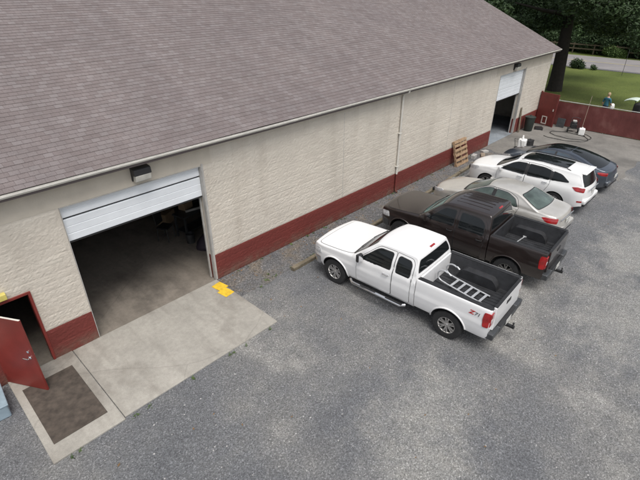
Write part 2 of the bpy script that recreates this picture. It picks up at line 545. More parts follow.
def sheet(name, poly, z, mat):
    me = bpy.data.meshes.new(name)
    me.from_pydata([(x, y, z) for x, y in poly], [], [tuple(range(len(poly)))])
    me.materials.append(M[mat])
    o = bpy.data.objects.new(name, me)
    COL.objects.link(o)
    return struct(o)

# ------------------------------------------------------------------ ground
sheet('ground', [(-600, -600), (900, -600), (900, 600), (-600, 600)], -0.03, 'grass')
sheet('grass', [(24.8, -60), (48.9, -60), (48.9, 60), (24.8, 60)], -0.012, 'grass')
sheet('gravel_lot', [(-45, -70), (24.85, -70), (24.85, 0.1), (-45, 0.1)], 0.0, 'gravel')
def wobble_sheet(name, x0, x1, y0, y1, z, mat, edges, amp=0.12, step=0.25):
    """a sheet whose named edges wander a little, as worn edges do"""
    pts = []
    def w(i, t):
        return amp * (noise.noise(Vector((t * 1.3, i * 7.7, 0.3))) + 0.5 * noise.noise(Vector((t * 4.1, i * 3.1, 2.0))))
    def run(a, b, i, horiz, fixed):
        n = max(2, int(abs(b - a) / step))
        for k in range(n):
            t = a + (b - a) * k / n
            d = w(i, t) if i in edges else 0
            pts.append((t, fixed + d) if horiz else (fixed + d, t))
    run(x0, x1, 0, True, y0); run(y0, y1, 1, False, x1); run(x1, x0, 2, True, y1); run(y1, y0, 3, False, x0)
    return sheet(name, pts, z, mat)
wobble_sheet('dirt_strip', 0.02, 17.3, -1.22, 0.0, 0.004, 'strip', {0, 1})
wobble_sheet('concrete_yard', 17.25, 24.8, -6.7, 0.02, 0.008, 'pad', {0, 3}, 0.25)
sheet('road', [(49.3, 70), (58.3, 70), (59.9, -70), (50.7, -70)], -0.004, 'road')
sheet('road_line', [(53.85, 70), (53.98, 70), (55.45, -70), (55.32, -70)], 0.0, 'pale_yellow')
sheet('verge', [(48.55, 70), (49.3, 70), (50.7, -70), (49.95, -70)], -0.008, 'strip')

b = MB()
b.bb(-4.22, 0.0, -2.80, -0.002, -0.05, 0.030)
struct(b.build('apron_slab', 'slab', bev=0.012))
b = MB()
b.bb(-5.64, -4.235, -2.86, -0.002, -0.05, 0.036)
struct(b.build('step_slab', 'slab', bev=0.012))

b = MB()
b.box((-4.955, -1.48, 0.044), (1.06, 1.92, 0.016))
tag(b.build('door_mat', 'mat_brown', bev=0.005), 'dark brown rubber mat on the concrete in front of the open red door', 'mat')

b = MB()
b.box((-0.150, -0.40, 0.040), (0.32, 0.37, 0.018), rz=R(8))
b.box((-0.195, -0.76, 0.038), (0.32, 0.37, 0.014), rz=R(8))
tag(b.build('yellow_plate', 'yellow', bev=0.004), 'yellow two-piece plate lying on the apron corner by the big garage doorway', 'plate')

# loose pale stones over the gravel: nobody could count them
b = MB()
rs = random.Random(3)
for i in range(5200):
    x = rs.uniform(-9, 20); y = rs.uniform(-12, -0.2)
    if x < 0.15 and y > -3.0:
        continue
    s = rs.choice([0.007, 0.009, 0.011, 0.014, 0.018]) * rs.uniform(0.8, 1.3)
    if rs.random() < 0.01:
        s *= 1.7
    a = rs.uniform(0, 6.28)
    mi = 0 if rs.random() < 0.55 else 1
    p = [(s * math.cos(a + k * PI / 2.5 + rs.uniform(-.25, .25)) + x, s * rs.uniform(.7, 1) * math.sin(a + k * PI / 2.5) + y, 0.001 + s * rs.uniform(0.0, 0.25)) for k in range(5)]
    p.append((x, y, s * 0.9))
    b.add(p, [(k, (k + 1) % 5, 5) for k in range(5)], mi)
o = b.build('loose_stones', [simple('pale_stone', (0.42, 0.41, 0.40), 0.9, var=0.2), simple('grey_stone', (0.20, 0.20, 0.21), 0.9, var=0.3)])
o['kind'] = 'stuff'
o['label'] = 'pale loose stones scattered over the grey gravel lot'
o['category'] = 'stones'

b = MB()
rw = random.Random(17)
spots_w = [(rw.uniform(1.9, 16.5), -1.22 + rw.uniform(-.02, .12)) for _ in range(46)] + [(rw.uniform(.3, 17), -.06 - abs(rw.gauss(0, .05))) for _ in range(34)] + [(1.0 + rw.gauss(0, .25), -.95 + rw.gauss(0, .2)) for _ in range(8)] + [(-4.2 + rw.uniform(-1.3, 4.0), -2.90 - abs(rw.gauss(0, .03))) for _ in range(12)]
for (x, y) in spots_w:
    for k in range(rw.randint(5, 16)):
        a = rw.uniform(0, 6.28); l = rw.uniform(.03, .10); e = rw.uniform(.2, 1.2)
        d = Vector((math.cos(a) * math.cos(e), math.sin(a) * math.cos(e), math.sin(e))) * l
        w_ = Vector((-math.sin(a), math.cos(a), 0)) * .006
        p = Vector((x + rw.gauss(0, .02), y + rw.gauss(0, .02), .004))
        b.add([p - w_, p + w_, p + d * .6 + w_ * .8, p + d, p + d * .6 - w_ * .8], [(0, 1, 2, 3, 4)])
o = b.build('weeds', 'leaf_light', fix=False)
o['kind'] = 'stuff'; o['label'] = 'small green weeds along the timbers and the wall foot'; o['category'] = 'weeds'
M['dry_leaf'] = simple('dry_leaf', (0.20, 0.12, 0.055), 0.85, var=0.4, scale=20)
b = MB()
for _ in range(170):
    x, y = (rw.uniform(.1, 17), -abs(rw.gauss(0, .5)) - .05) if rw.random() < .75 else (rw.uniform(-6, 14), rw.uniform(-9, -1))
    if x < .1 and y > -3: continue
    a = rw.uniform(0, 6.28); l = rw.uniform(.025, .05)
    u = Vector((math.cos(a), math.sin(a), .1)) * l; w_ = Vector((-math.sin(a), math.cos(a), .25)) * l * .5
    p = Vector((x, y, .012))
    b.add([p - u, p + w_, p + u, p - w_], [(0, 1, 2), (0, 2, 3)])
o = b.build('fallen_leaves', 'dry_leaf', fix=False)
o['kind'] = 'stuff'; o['label'] = 'brown fallen leaves scattered on the gravel along the wall'; o['category'] = 'leaves'

# ------------------------------------------------------------------ building
XL, XR, YB = -9.5, 24.9, 17.6
WT = 0.24
G1 = (-3.56, 0.0, 3.67)      # garage doorway: x0, x1, height
G2 = (17.90, 21.10, 3.70)
WD = (-5.62, -4.60, 2.03)
bld = thing('garage_building', 'long cream block garage with red base and mauve shingle roof', 'building', (0, 0, 0))

def split_face(x, z, holes, zlo, zhi):
    """how far the rough face of a split block stands out of the joint plane"""
    if z > 3.62 and (x < 0.36 or x > 17.35):
        return 0.0
    e = min(1.0, max(0.0, (z - zlo)) / 0.03) * min(1.0, max(0.0, (zhi - z)) / 0.03)
    for a, c, h in holes:
        dx = max(a - x, 0, x - c); dz = max(0, z - h)
        e *= min(1.0, math.hypot(dx, dz) / 0.10)
    row = math.floor(z / 0.203)
    u = x / 0.406 + (0.5 if row % 2 else 0.0)
    col = math.floor(u)
    ux, uz = (u - col) * 0.406, z - row * 0.203
    j_ = min(1.0, min(ux, 0.406 - ux) / 0.05 + 0.55) * min(1.0, min(uz, 0.203 - uz) / 0.05 + 0.62)
    h1 = noise.noise(Vector((col * 3.71, row * 5.13, 1.0)))
    tx = noise.noise(Vector((col * 2.3, row * 7.7, 5.0)))
    d = 0.009 + 0.004 * h1 + 0.014 * tx * (ux - 0.203)
    d += 0.006 * noise.noise(Vector((x * 11, z * 15, 2.0))) + 0.005 * noise.noise(Vector((x * 23, z * 26, 6.0)))
    return max(0.0, d) * j_ * e

def wall_grid(xs, zs, holes, y0, y1):
    mb = MB()
    def solid(i, j):
        if i < 0 or j < 0 or i >= len(xs) - 1 or j >= len(zs) - 1:
            return False
        cx, cz = (xs[i] + xs[i + 1]) / 2, (zs[j] + zs[j + 1]) / 2
        return not any(a < cx < c and cz < h for a, c, h in holes)
    for i in range(len(xs) - 1):
        for j in range(len(zs) - 1):
            if not solid(i, j):
                continue
            xa, xb, za, zb = xs[i], xs[i + 1], zs[j], zs[j + 1]
            nu, nv = max(1, round((xb - xa) / 0.051)), max(1, round((zb - za) / 0.0405))
            gv = []
            for a_ in range(nu + 1):
                for c_ in range(nv + 1):
                    x_, z_ = xa + (xb - xa) * a_ / nu, za + (zb - za) * c_ / nv
                    gv.append((x_, y0 - split_face(x_, z_, holes, zs[0], zs[-1]), z_))
            mb.add(gv, [(a_ * (nv + 1) + c_, (a_ + 1) * (nv + 1) + c_, (a_ + 1) * (nv + 1) + c_ + 1, a_ * (nv + 1) + c_ + 1) for a_ in range(nu) for c_ in range(nv)])
            mb.add([(xa, y1, za), (xb, y1, za), (xb, y1, zb), (xa, y1, zb)], [(3, 2, 1, 0)])
            if not solid(i - 1, j):
                mb.add([(xa, y0, za), (xa, y1, za), (xa, y1, zb), (xa, y0, zb)], [(3, 2, 1, 0)])
            if not solid(i + 1, j):
                mb.add([(xb, y0, za), (xb, y1, za), (xb, y1, zb), (xb, y0, zb)], [(0, 1, 2, 3)])
            if not solid(i, j - 1):
                mb.add([(xa, y0, za), (xb, y0, za), (xb, y1, za), (xa, y1, za)], [(3, 2, 1, 0)])
            if not solid(i, j + 1):
                mb.add([(xa, y0, zb), (xb, y0, zb), (xb, y1, zb), (xa, y1, zb)], [(0, 1, 2, 3)])
    return mb
holes = [G1, G2, WD]
BASE = 0.86
ZT = 4.43
xs = sorted({XL, XR} | {h[0] for h in holes} | {h[1] for h in holes})
w = wall_grid(xs, [BASE, WD[2], G1[2], G2[2], ZT], holes, 0.0, WT).build('wall', 'block', bld, fix=False)
# the gable ends and the back
def gable(x0, x1):
    mb = MB()
    ys = [WT, 8.8, YB]
    def zr(y):
        return 4.43 + 0.45 * (min(y, YB - y)) - 0.1
    pts = [(WT, 0.0), (YB, 0.0), (YB, 4.43), (8.8, 4.43 + 0.45 * 8.8 - 0.05), (WT, 4.43)]
    vs = [(x0, y, z) for y, z in pts] + [(x1, y, z) for y, z in pts]
    mb.add(vs, [(4, 3, 2, 1, 0), (5, 6, 7, 8, 9)] + [(i, (i + 1) % 5, (i + 1) % 5 + 5, i + 5) for i in range(5)])
    return mb
gable(XR - WT, XR).build('gable_wall', 'block', bld)
gable(XL, XL + WT).build('gable_wall', 'block', bld)
b = MB(); b.bb(XL + WT, XR - WT, YB - WT, YB, 0, 4.43); b.build('rear_wall', 'block', bld)
# red base course: 12 mm proud of the wall above it
mb = wall_grid(sorted({-3.56, 0.0, 17.90, 21.10, -5.62, -4.60, XL, XR}), [0.0, BASE], holes, -0.010, WT + 0.004)
bc = mb.build('base_course', 'block_red', bld, fix=False)
# smooth painted lintels over the doorways
for (xa, xb, zl) in ((-9.5, 0.32, G1[2]), (17.4, 24.9, G2[2])):
    b = MB(); b.bb(xa, xb, -0.004, -0.001, zl, 4.30); b.build('lintel', 'stucco', bld)
# interior shell
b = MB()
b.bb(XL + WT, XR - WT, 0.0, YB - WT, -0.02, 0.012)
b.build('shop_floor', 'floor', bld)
b = MB()
b.bb(17.0, XR - WT - .02, 0.0, 7.9, -0.02, 0.020)
b.build('painted_floor', 'floor_blue', bld)
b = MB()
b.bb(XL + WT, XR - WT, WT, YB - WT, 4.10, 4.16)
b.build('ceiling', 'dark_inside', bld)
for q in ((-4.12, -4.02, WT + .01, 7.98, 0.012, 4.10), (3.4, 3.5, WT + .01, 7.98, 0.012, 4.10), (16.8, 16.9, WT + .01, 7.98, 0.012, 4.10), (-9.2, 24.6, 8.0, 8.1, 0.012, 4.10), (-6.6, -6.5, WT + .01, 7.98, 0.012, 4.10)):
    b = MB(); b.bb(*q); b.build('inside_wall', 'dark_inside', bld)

# roof: real courses, each 142 mm, lapped over the one below; UVs carry metres
SL = 0.45
EY, EZ = -0.30, 4.375
RX0, RX1 = XL - 0.4, XR + 0.27
sec = math.sqrt(1 + SL * SL)
course = 0.142
nrow = int((8.8 - EY) * sec / course) + 1
vs, fs, uvs = [], [], []
nx = 60
for k in range(nrow):
    d0, d1 = k * course, (k + 1) * course
    for i in range(nx):
        xa = RX0 + (RX1 - RX0) * i / nx; xb = RX0 + (RX1 - RX0) * (i + 1) / nx
        def P(x, d, lift):
            sag = 0.022 * noise.noise(Vector((x * 0.22, d * 0.25, 3.0))) + 0.004 * noise.noise(Vector((x * 1.7, k * 0.9, 1.0)))
            return (x, EY + d / sec - lift * SL / sec, EZ + d * SL / sec + lift / sec + sag)
        o_ = len(vs)
        vs += [P(xa, d0, 0.008), P(xb, d0, 0.008), P(xb, d1 + 0.02, 0.0005), P(xa, d1 + 0.02, 0.0005), P(xa, d0, -0.003), P(xb, d0, -0.003)]
        fs += [(o_, o_ + 1, o_ + 2, o_ + 3), (o_ + 4, o_ + 5, o_ + 1, o_)]
        uvs += [(xa, d0 + .001), (xb, d0 + .001), (xb, d1), (xa, d1), (xa, d0 + .002), (xb, d0 + .002), (xb, d0 + .001), (xa, d0 + .001)]
me = bpy.data.meshes.new('roof')
me.from_pydata(vs, [], fs)
ul = me.uv_layers.new(name='UVMap')
for i, uv in enumerate(uvs):
    ul.data[i].uv = uv
me.materials.append(M['shingle'])
roof = bpy.data.objects.new('roof', me); COL.objects.link(roof); roof.parent = bld
# roof deck below the shingles, both slopes
b = MB()
def deckpt(x, y, dz):
    yy = y if y <= 8.8 else 17.6 - y
    return (x, y, EZ + (yy - EY) * SL - 0.05 + dz)
for (ya, yb) in ((EY, 8.8), (8.8, 17.6 - EY)):
    q = [deckpt(RX0, ya, 0), deckpt(RX1, ya, 0), deckpt(RX1, yb, 0), deckpt(RX0, yb, 0), deckpt(RX0, ya, -.1), deckpt(RX1, ya, -.1), deckpt(RX1, yb, -.1), deckpt(RX0, yb, -.1)]
    b.add(q, [(0, 1, 2, 3), (7, 6, 5, 4), (0, 4, 5, 1), (1, 5, 6, 2), (2, 6, 7, 3), (3, 7, 4, 0)])
b.build('roof_deck', 'shingle', bld)
# rake trim on the far gable
for x in (RX1 + 0.02, RX0 - 0.02):
    b = MB()
    ya, yb = EY, 8.8
    pa, pb = Vector((x, ya, EZ - 0.09)), Vector((x, yb, EZ + (yb - ya) * SL - 0.09))
    c = (pa + pb) / 2
    b.box(c, (0.035, (pb - pa).length, 0.16), rx=math.atan(SL))
    b.build('rake_board', 'trim_white', bld)
# fascia, soffit
b = MB(); b.bb(RX0, RX1, EY + 0.03, EY + 0.055, EZ - 0.15, EZ - 0.035); b.build('fascia', 'trim_white', bld)
b = MB(); b.bb(RX0, RX1, EY + 0.055, -0.002, EZ - 0.13, EZ - 0.115); b.build('soffit', 'stucco', bld)
# gutter: a K profile trough
b = MB()
prof = [(0.02, -0.012), (0.02, -0.085), (-0.03, -0.085), (-0.055, -0.05), (-0.068, -0.04), (-0.068, -0.008), (-0.058, -0.008), (-0.058, -0.036), (-0.027, -0.077), (0.01, -0.077), (0.01, -0.012)]
nseg = 40
vs, fs = [], []
for i in range(nseg + 1):
    x = RX0 + (RX1 - RX0) * i / nseg
    sg = 0.012 * noise.noise(Vector((x * 0.25, 0.3, 9)))
    vs += [(x, EY + p[0], EZ + p[1] + sg) for p in prof]
n = len(prof)
for i in range(nseg):
    for k in range(n):
        k2 = (k + 1) % n
        fs.append((i * n + k, i * n + k2, (i + 1) * n + k2, (i + 1) * n + k))
fs += [tuple(range(n)), tuple(nseg * n + k for k in range(n))]
b.add(vs, fs)
b.build('gutter', 'trim_white', bld)
# downspout with offset elbow, straps and shoe
b = MB()
X = 9.12
b.tube([(X, EY - 0.02, EZ - 0.07), (X, EY - 0.01, EZ - 0.14), (X, -0.10, EZ - 0.25), (X, -0.07, EZ - 0.33), (X, -0.07, BASE)], 0.042, 10)
ds = b.build('downspout', 'trim_white', bld, smooth=True)
b = MB()
b.tube([(X, -0.07, BASE), (X, -0.07, 0.18), (X, -0.10, 0.10), (X, -0.18, 0.07)], 0.043, 10)
b.build('downspout_foot', 'block_red', ds, smooth=True)
for z in (1.2, 2.6):
    b = MB(); b.box((X, -0.06, z), (0.16, 0.115, 0.035)); b.build('strap', 'trim_white', ds, bev=0.004)
# expansion joints in the wall (thin recessed caulk lines)
for x in (5.75, 13.2):
    b = MB(); b.bb(x - 0.008, x + 0.008, -0.012, -0.001, BASE + 0.01, 4.05); b.build('wall_joint', 'jamb_grey', bld)

def overhead_door(x0, x1, h, zbot, gap):
    """sectional door, partly raised; sections hang just inside the opening"""
    y = 0.10
    sec_h = 0.54
    d = MB()
    z = zbot
    zz = []
    while z < h + 0.3:
        zt = min(z + sec_h, h + 0.32)
        zz.append((z, zt))
        z = zt + 0.008
    first = None
    for i, (za, zb_) in enumerate(zz):
        mb = MB()
        off = gap if i >= 1 else 0
        if i >= 1:
            za += off
        # ribbed face: profile in z extruded along x
        pr = []
        nn = 3
        for k in range(nn):
            a = za + (zb_ - za) * k / nn; c = za + (zb_ - za) * (k + 1) / nn
            pr += [(a, 0.012), (a + 0.012, 0.0), (c - 0.012, 0.0), (c, 0.012)]
        vs = [(x, y + p[1], p[0]) for x in (x0 + .02, x1 - .02) for p in pr] + [(x, y + 0.05, z_) for x in (x0 + .02, x1 - .02) for z_ in (za, zb_)]
        m_ = len(pr)
        fs = [(k, k + m_, k + 1 + m_, k + 1) for k in range(m_ - 1)]
        B = 2 * m_
        fs += [(0, B, B + 2, m_), (m_ - 1, 2 * m_ - 1, B + 3, B + 1), (B, B + 1, B + 3, B + 2)]
        fs += [tuple(range(m_)) + (B + 1, B), tuple(range(m_, 2 * m_)) + (B + 3, B + 2)]
        mb.add(vs, fs)
        if first is None:
            first = mb.build('overhead_door', 'door_white', bld)
            s = MB(); s.bb(x0 + .02, x1 - .02, y - .002, y + .045, zbot - .035, zbot - .002)
            s.build('bottom_seal', 'black', first)
            for q in (0.2, 0.8):
                hb = MB(); xx = x0 + (x1 - x0) * q
                hb.box((xx, y + 0.07, zbot + 0.2), (0.06, 0.03, 0.25)); hb.build('hinge', 'steel', first)
        else:
            mb.build('section', 'door_white', first)
    s = MB()
    s.bb(x0 + .02, x1 - .02, y + .052, y + .06, zbot, h + .3)
    s.build('backing', 'black', first)
    # tracks
    for xx in (x0 + 0.035, x1 - 0.035):
        t = MB(); t.bb(xx - .02, xx + .02, y + 0.09, y + 0.14, 0.03, h); t.build('track', 'jamb_grey', first)
    # jamb and head trim lining the opening
    j = MB()
    j.bb(x1 - 0.003, x1 - 0.018, -0.014, 0.095, 0.03, h - .003)
    j.bb(x0 + 0.003, x0 + 0.018, -0.014, 0.095, 0.03, h - .003)
    j.bb(x0 + .018, x1 - .018, -0.014, 0.095, h - 0.003, h - 0.02)
    j.bb(x1 - .002, x1 + 0.05, -0.026, -0.0145, 0.03, h + .05)
    j.build('door_frame', 'jamb_grey', bld, bev=0.003)
overhead_door(G1[0], G1[1], G1[2], 2.78, 0.035)
overhead_door(G2[0], G2[1], G2[2], 2.34, 0.004)

# entrance door: red steel leaf standing open, in a red frame
fr = MB()
x0, x1, h = WD
fr.bb(x0 - 0.002, x0 + 0.055, -0.03, 0.14, 0.037, h)
fr.bb(x1 - 0.055, x1 + 0.002, -0.03, 0.14, 0.037, h)
fr.bb(x0 + 0.055, x1 - 0.055, -0.03, 0.14, h - 0.055, h + 0.002)
frame = fr.build('entrance_frame', 'red_door', bld, bev=0.004)
hinge = Vector((-5.585, -0.045)); free = Vector((-5.07, -0.92))
dv = free - hinge
ang = math.atan2(dv.y, dv.x)
L = dv.length
leaf = MB()
cx, cy = (hinge + free) / 2
leaf.box((cx, cy, 1.035), (L, 0.045, 1.96), rz=ang)
lf = leaf.build('entrance_door', 'red_door', bld, bev=0.004)
nrm = Vector((-math.sin(ang), math.cos(ang)))   # side facing the building
def on_leaf(t, off, z):
    p = hinge + dv * t + nrm * off
    return (p.x, p.y, z)
for sgn in (1, -1):
    hd = MB()
    hd.lathe([(0.001, -0.012), (0.035, -0.012), (0.035, 0.0), (0.001, 0.0)], 14, 'Y')
    hd.tube([(0, 0, 0), (0, 0.05, 0), (-0.02, 0.055, 0), (-0.13, 0.055, 0)], 0.011, 8)
    db_ = MB(); db_.lathe([(0.001, -0.010), (0.028, -0.010), (0.028, 0.006), (0.001, 0.006)], 14, 'Y', c=(0, 0, 0.16))
    db_ = db_.build('deadbolt', 'chrome', lf, smooth=True)
    db_.location = on_leaf(0.91, 0.03 * sgn, 1.02); db_.rotation_euler = (0, 0, ang + (0 if sgn > 0 else PI))
    o = hd.build('handle', 'chrome', lf, smooth=True)
    o.location = on_leaf(0.91, 0.035 * sgn, 1.02)
    o.rotation_euler = (0, 0, ang + (0 if sgn > 0 else PI))
    if sgn < 0:
        o.scale = (-1, 1, 1)
for z in (0.25, 1.0, 1.8):
    hg = MB(); hg.tube([(hinge.x - 0.01, hinge.y + 0.0, z - .05), (hinge.x - 0.01, hinge.y, z + .05)], 0.012, 8); hg.build('hinge', 'steel', lf)
cap = MB()
cap.box((cx, cy, 2.0165), (L - .004, 0.04, 0.003), rz=ang)
cap.build('door_top', 'trim_white', lf)
b = MB(); b.bb(-5.36, -5.03, -0.13, -0.002, 2.10, 2.24)
b.build('wall_box', 'pale_yellow', bld, bev=0.012)

def wall_lamp(x, z):
    b = MB()
    w2 = 0.215
    def prism(mb, pr, w_):
        vs = [(xx, p[0], p[1]) for xx in (x - w_, x + w_) for p in pr]
        n = len(pr)
        mb.add(vs, [tuple(range(n)), tuple(range(n, 2 * n))] + [(k, (k + 1) % n, (k + 1) % n + n, k + n) for k in range(n)])
    prism(b, [(-0.004, z + 0.17), (-0.17, z + 0.16), (-0.21, z + 0.13), (-0.225, z + 0.0), (-0.11, z - 0.02), (-0.05, z - 0.17), (-0.004, z - 0.17)], w2)
    lp = b.build('wall_lamp', 'bronze', bld, bev=0.012)
    g = MB()
    prism(g, [(-0.10, z - 0.002), (-0.222, z - 0.004), (-0.205, z - 0.14), (-0.17, z - 0.165), (-0.052, z - 0.165)], w2 - .018)
    g.build('lens', 'lamp_glass', lp, bev=0.012)
wall_lamp(-1.66, 3.955)
wall_lamp(19.55, 3.97)

# ------------------------------------------------------------------ vehicles
def smooth01(t):
    t = max(0.0, min(1.0, t)); return t * t * (3 - 2 * t)

def piece(kn, x, sm=True):
    if x <= kn[0][0]:
        return kn[0][1]
    for (a, va), (c, vc) in zip(kn, kn[1:]):
        if x <= c:
            t = (x - a) / (c - a)
            return va + (vc - va) * (smooth01(t) if sm else t)
    return kn[-1][1]

def chaikin(P, it):
    for _ in range(it):
        Q = [P[0]]
        for a, c in zip(P, P[1:]):
            Q.append(tuple(u * .75 + v * .25 for u, v in zip(a, c)))
            Q.append(tuple(u * .25 + v * .75 for u, v in zip(a, c)))
        Q.append(P[-1])
        P = Q
    return P

class Shape:
    """one lofted car body. x forward, y left, z up, origin on the ground midway between the axles"""
    def __init__(s, W, prof, zs, inset, nose, tail, belt, it=3):
        s.W, s.zs, s.inset, s.nose, s.tail, s.belt = W, zs, inset, nose, tail, belt
        P = chaikin(prof, it)
        Q = [P[0]]
        for p in P[1:]:
            if p[0] < Q[-1][0] - 0.004:
                Q.append(p)
        s.P = Q
        s.xf, s.xb = Q[0][0], Q[-1][0]
    def hw(s, x):
        h = s.W / 2
        ln, dn = s.nose
        lt, dt = s.tail
        if x > s.xf - ln:
            h -= dn * ((x - (s.xf - ln)) / ln) ** 2.6
        if x < s.xb + lt:
            h -= dt * (((s.xb + lt) - x) / lt) ** 2.6
        return h
    def S(s, x, z):
        return s.hw(x) - piece(s.inset, z)
    def at(s, x):
        for a, c in zip(s.P, s.P[1:]):
            if x >= c[0]:
                t = (a[0] - x) / (a[0] - c[0]) if a[0] != c[0] else 0
                t = max(0, min(1, t))
                return tuple(u + (v - u) * t for u, v in zip(a, c))
        return s.P[-1]
    def section(s, p):
        x, T, r, c, bow = p
        z0 = piece(s.zs, x)
        T = max(T, z0 + 0.06)
        r = min(r, (T - z0) * 0.45)
        zt = T - r
        zb = min(s.belt, z0 + (zt - z0) * 0.75)
        ys = []
        for k in range(11):
            z = z0 + (zb - z0) * k / 10
            ys.append((s.S(x, z), z))
        for k in range(1, 8):
            z = zb + (zt - zb) * k / 7
            ys.append((s.S(x, z), z))
        st = s.S(x, zt)
        ry = r * 1.5
        for k in range(1, 6):
            a = PI / 2 * k / 5
            ys.append((st - ry * (1 - math.cos(a)), zt + r * math.sin(a)))
        hc = st - ry
        half = [(x, y, z) for y, z in ys]
        for k in range(1, 7):
            u = 1 - k / 6
            half.append((x + bow * (1 - u * u), hc * u, T + c * (1 - u * u)))
        return half
    def ring(s, p):
        h = s.section(p)
        return h + [(x, -y, z) for x, y, z in h[-2::-1]]
    def hc(s, x):
        _, T, r, c, bow = s.at(x)
        r = min(r, (T - piece(s.zs, x)) * .45)
        return s.S(x, T - r) - 1.5 * r
    def mesh(s):
        mb = MB()
        rings = [s.ring(p) for p in s.P]
        n = len(rings[0])
        vs = [q for rg in rings for q in rg]
        fs = []
        for i in range(len(rings) - 1):
            for k in range(n - 1):
                fs.append((i * n + k, i * n + k + 1, (i + 1) * n + k + 1, (i + 1) * n + k))
            fs.append((i * n + n - 1, i * n, (i + 1) * n, (i + 1) * n + n - 1))
        for i, rev in ((0, False), (len(rings) - 1, True)):
            rg = rings[i]
            c = Vector((0, 0, 0))
            for q in rg:
                c += Vector(q)
            c /= n
            c.y = 0
            vs.append(tuple(c)); ci = len(vs) - 1
            for k in range(n):
                fs.append((i * n + k, i * n + (k + 1) % n, ci))
        mb.add(vs, fs)
        return mb
    def side(s, poly, off, sgn, ncol=26, nrow=8, depth=0.03, yfun=None):
        """a panel that follows the body side; poly in (x, z)"""
        xs_ = [p[0] for p in poly]
        xa, xb = min(xs_) + 1e-4, max(xs_) - 1e-4
        mb = MB()
        grid = []
        for i in range(ncol + 1):
            x = (xa + xb) / 2 - (xb - xa) / 2 * math.cos(PI * i / ncol)
            zz = []
            for (p, q) in zip(poly, poly[1:] + poly[:1]):
                if (p[0] - x) * (q[0] - x) < 0:
                    zz.append(p[1] + (q[1] - p[1]) * (x - p[0]) / (q[0] - p[0]))
            if len(zz) < 2:
                continue
            zlo, zhi = min(zz), max(zz)
            grid.append([(x, sgn * ((yfun or s.S)(x, zlo + (zhi - zlo) * k / nrow) + off), zlo + (zhi - zlo) * k / nrow) for k in range(nrow + 1)])
        nr = nrow + 1
        vs = [p for g in grid for p in g]
        fs = [(i * nr + k, i * nr + k + 1, (i + 1) * nr + k + 1, (i + 1) * nr + k) for i in range(len(grid) - 1) for k in range(nrow)]
        m = len(grid)
        rim = [(0, k) for k in range(nr)] + [(i, nrow) for i in range(1, m)] + [(m - 1, k) for k in range(nrow - 1, -1, -1)] + [(i, 0) for i in range(m - 2, 0, -1)]
        base = len(vs)
        for (i, k) in rim:
            p = grid[i][k]
            vs.append((p[0], p[1] - sgn * depth, p[2]))
        for j in range(len(rim)):
            j2 = (j + 1) % len(rim)
            a, c = rim[j], rim[j2]
            fs.append((a[0] * nr + a[1], c[0] * nr + c[1], base + j2, base + j))
        mb.add(vs, fs)
        return mb
    def top(s, x0, x1, margin, off, corner=0.06, n=16, m=14, depth=0.02, ywid=None):
        """a panel that follows the top profile between x0 (front) and x1 (rear)"""
        mb = MB()
        grid = []
        for i in range(n + 1):
            x = x0 + (x1 - x0) * (0.5 - 0.5 * math.cos(PI * i / n))
            X, T, r, c, bow = s.at(x)
            pa, pb = s.at(min(s.xf, x + 0.03)), s.at(max(s.xb, x - 0.03))
            tx, tz = pb[0] - pa[0], pb[1] - pa[1]
            l = math.hypot(tx, tz) or 1
            nx, nz = tz / l, -tx / l
            h = s.hc(x)
            wd = (h - margin) if ywid is None else ywid
            e = min(abs(x - x0), abs(x - x1))
            # rounded corners measured along the surface
            el = e * l / max(abs(tx), 1e-3)
            if el < corner:
                wd -= corner - math.sqrt(max(0, corner ** 2 - (corner - el) ** 2))
            row = []
            for k in range(m + 1):
                y = wd * (1 - 2 * k / m)
                u = min(1, abs(y) / max(h, .05))
                row.append((X + bow * (1 - u * u) + nx * off, y, T + c * (1 - u * u) + nz * off))
            grid.append((row, nx, nz))
        nr = m + 1
        vs = [p for g, _, _ in grid for p in g]
        fs = [(i * nr + k, i * nr + k + 1, (i + 1) * nr + k + 1, (i + 1) * nr + k) for i in range(n) for k in range(m)]
        rim = [(0, k) for k in range(nr)] + [(i, m) for i in range(1, n + 1)] + [(n, k) for k in range(m - 1, -1, -1)] + [(i, 0) for i in range(n - 1, 0, -1)]
        base = len(vs)
        for (i, k) in rim:
            p = grid[i][0][k]
            vs.append((p[0] - grid[i][1] * depth, p[1], p[2] - grid[i][2] * depth))
        for j in range(len(rim)):
            j2 = (j + 1) % len(rim)
            a, c = rim[j], rim[j2]
            fs.append((a[0] * nr + a[1], c[0] * nr + c[1], base + j2, base + j))
        mb.add(vs, fs)
        return mb

def rounded(poly, r, n=5):
    """polygon with rounded corners; r one radius or a list"""
    out = []
    m = len(poly)
    for i in range(m):
        p = Vector(poly[i]); a = Vector(poly[i - 1]); c = Vector(poly[(i + 1) % m])
        ri = r[i] if isinstance(r, (list, tuple)) else r
        d1 = (a - p); d2 = (c - p)
        ri = min(ri, d1.length * .45, d2.length * .45)
        p1 = p + d1.normalized() * ri; p2 = p + d2.normalized() * ri
        for k in range(n + 1):
            t = k / n
            q = p1 * (1 - t) ** 2 + p * 2 * t * (1 - t) + p2 * t * t
            out.append((q.x, q.y))
    return out

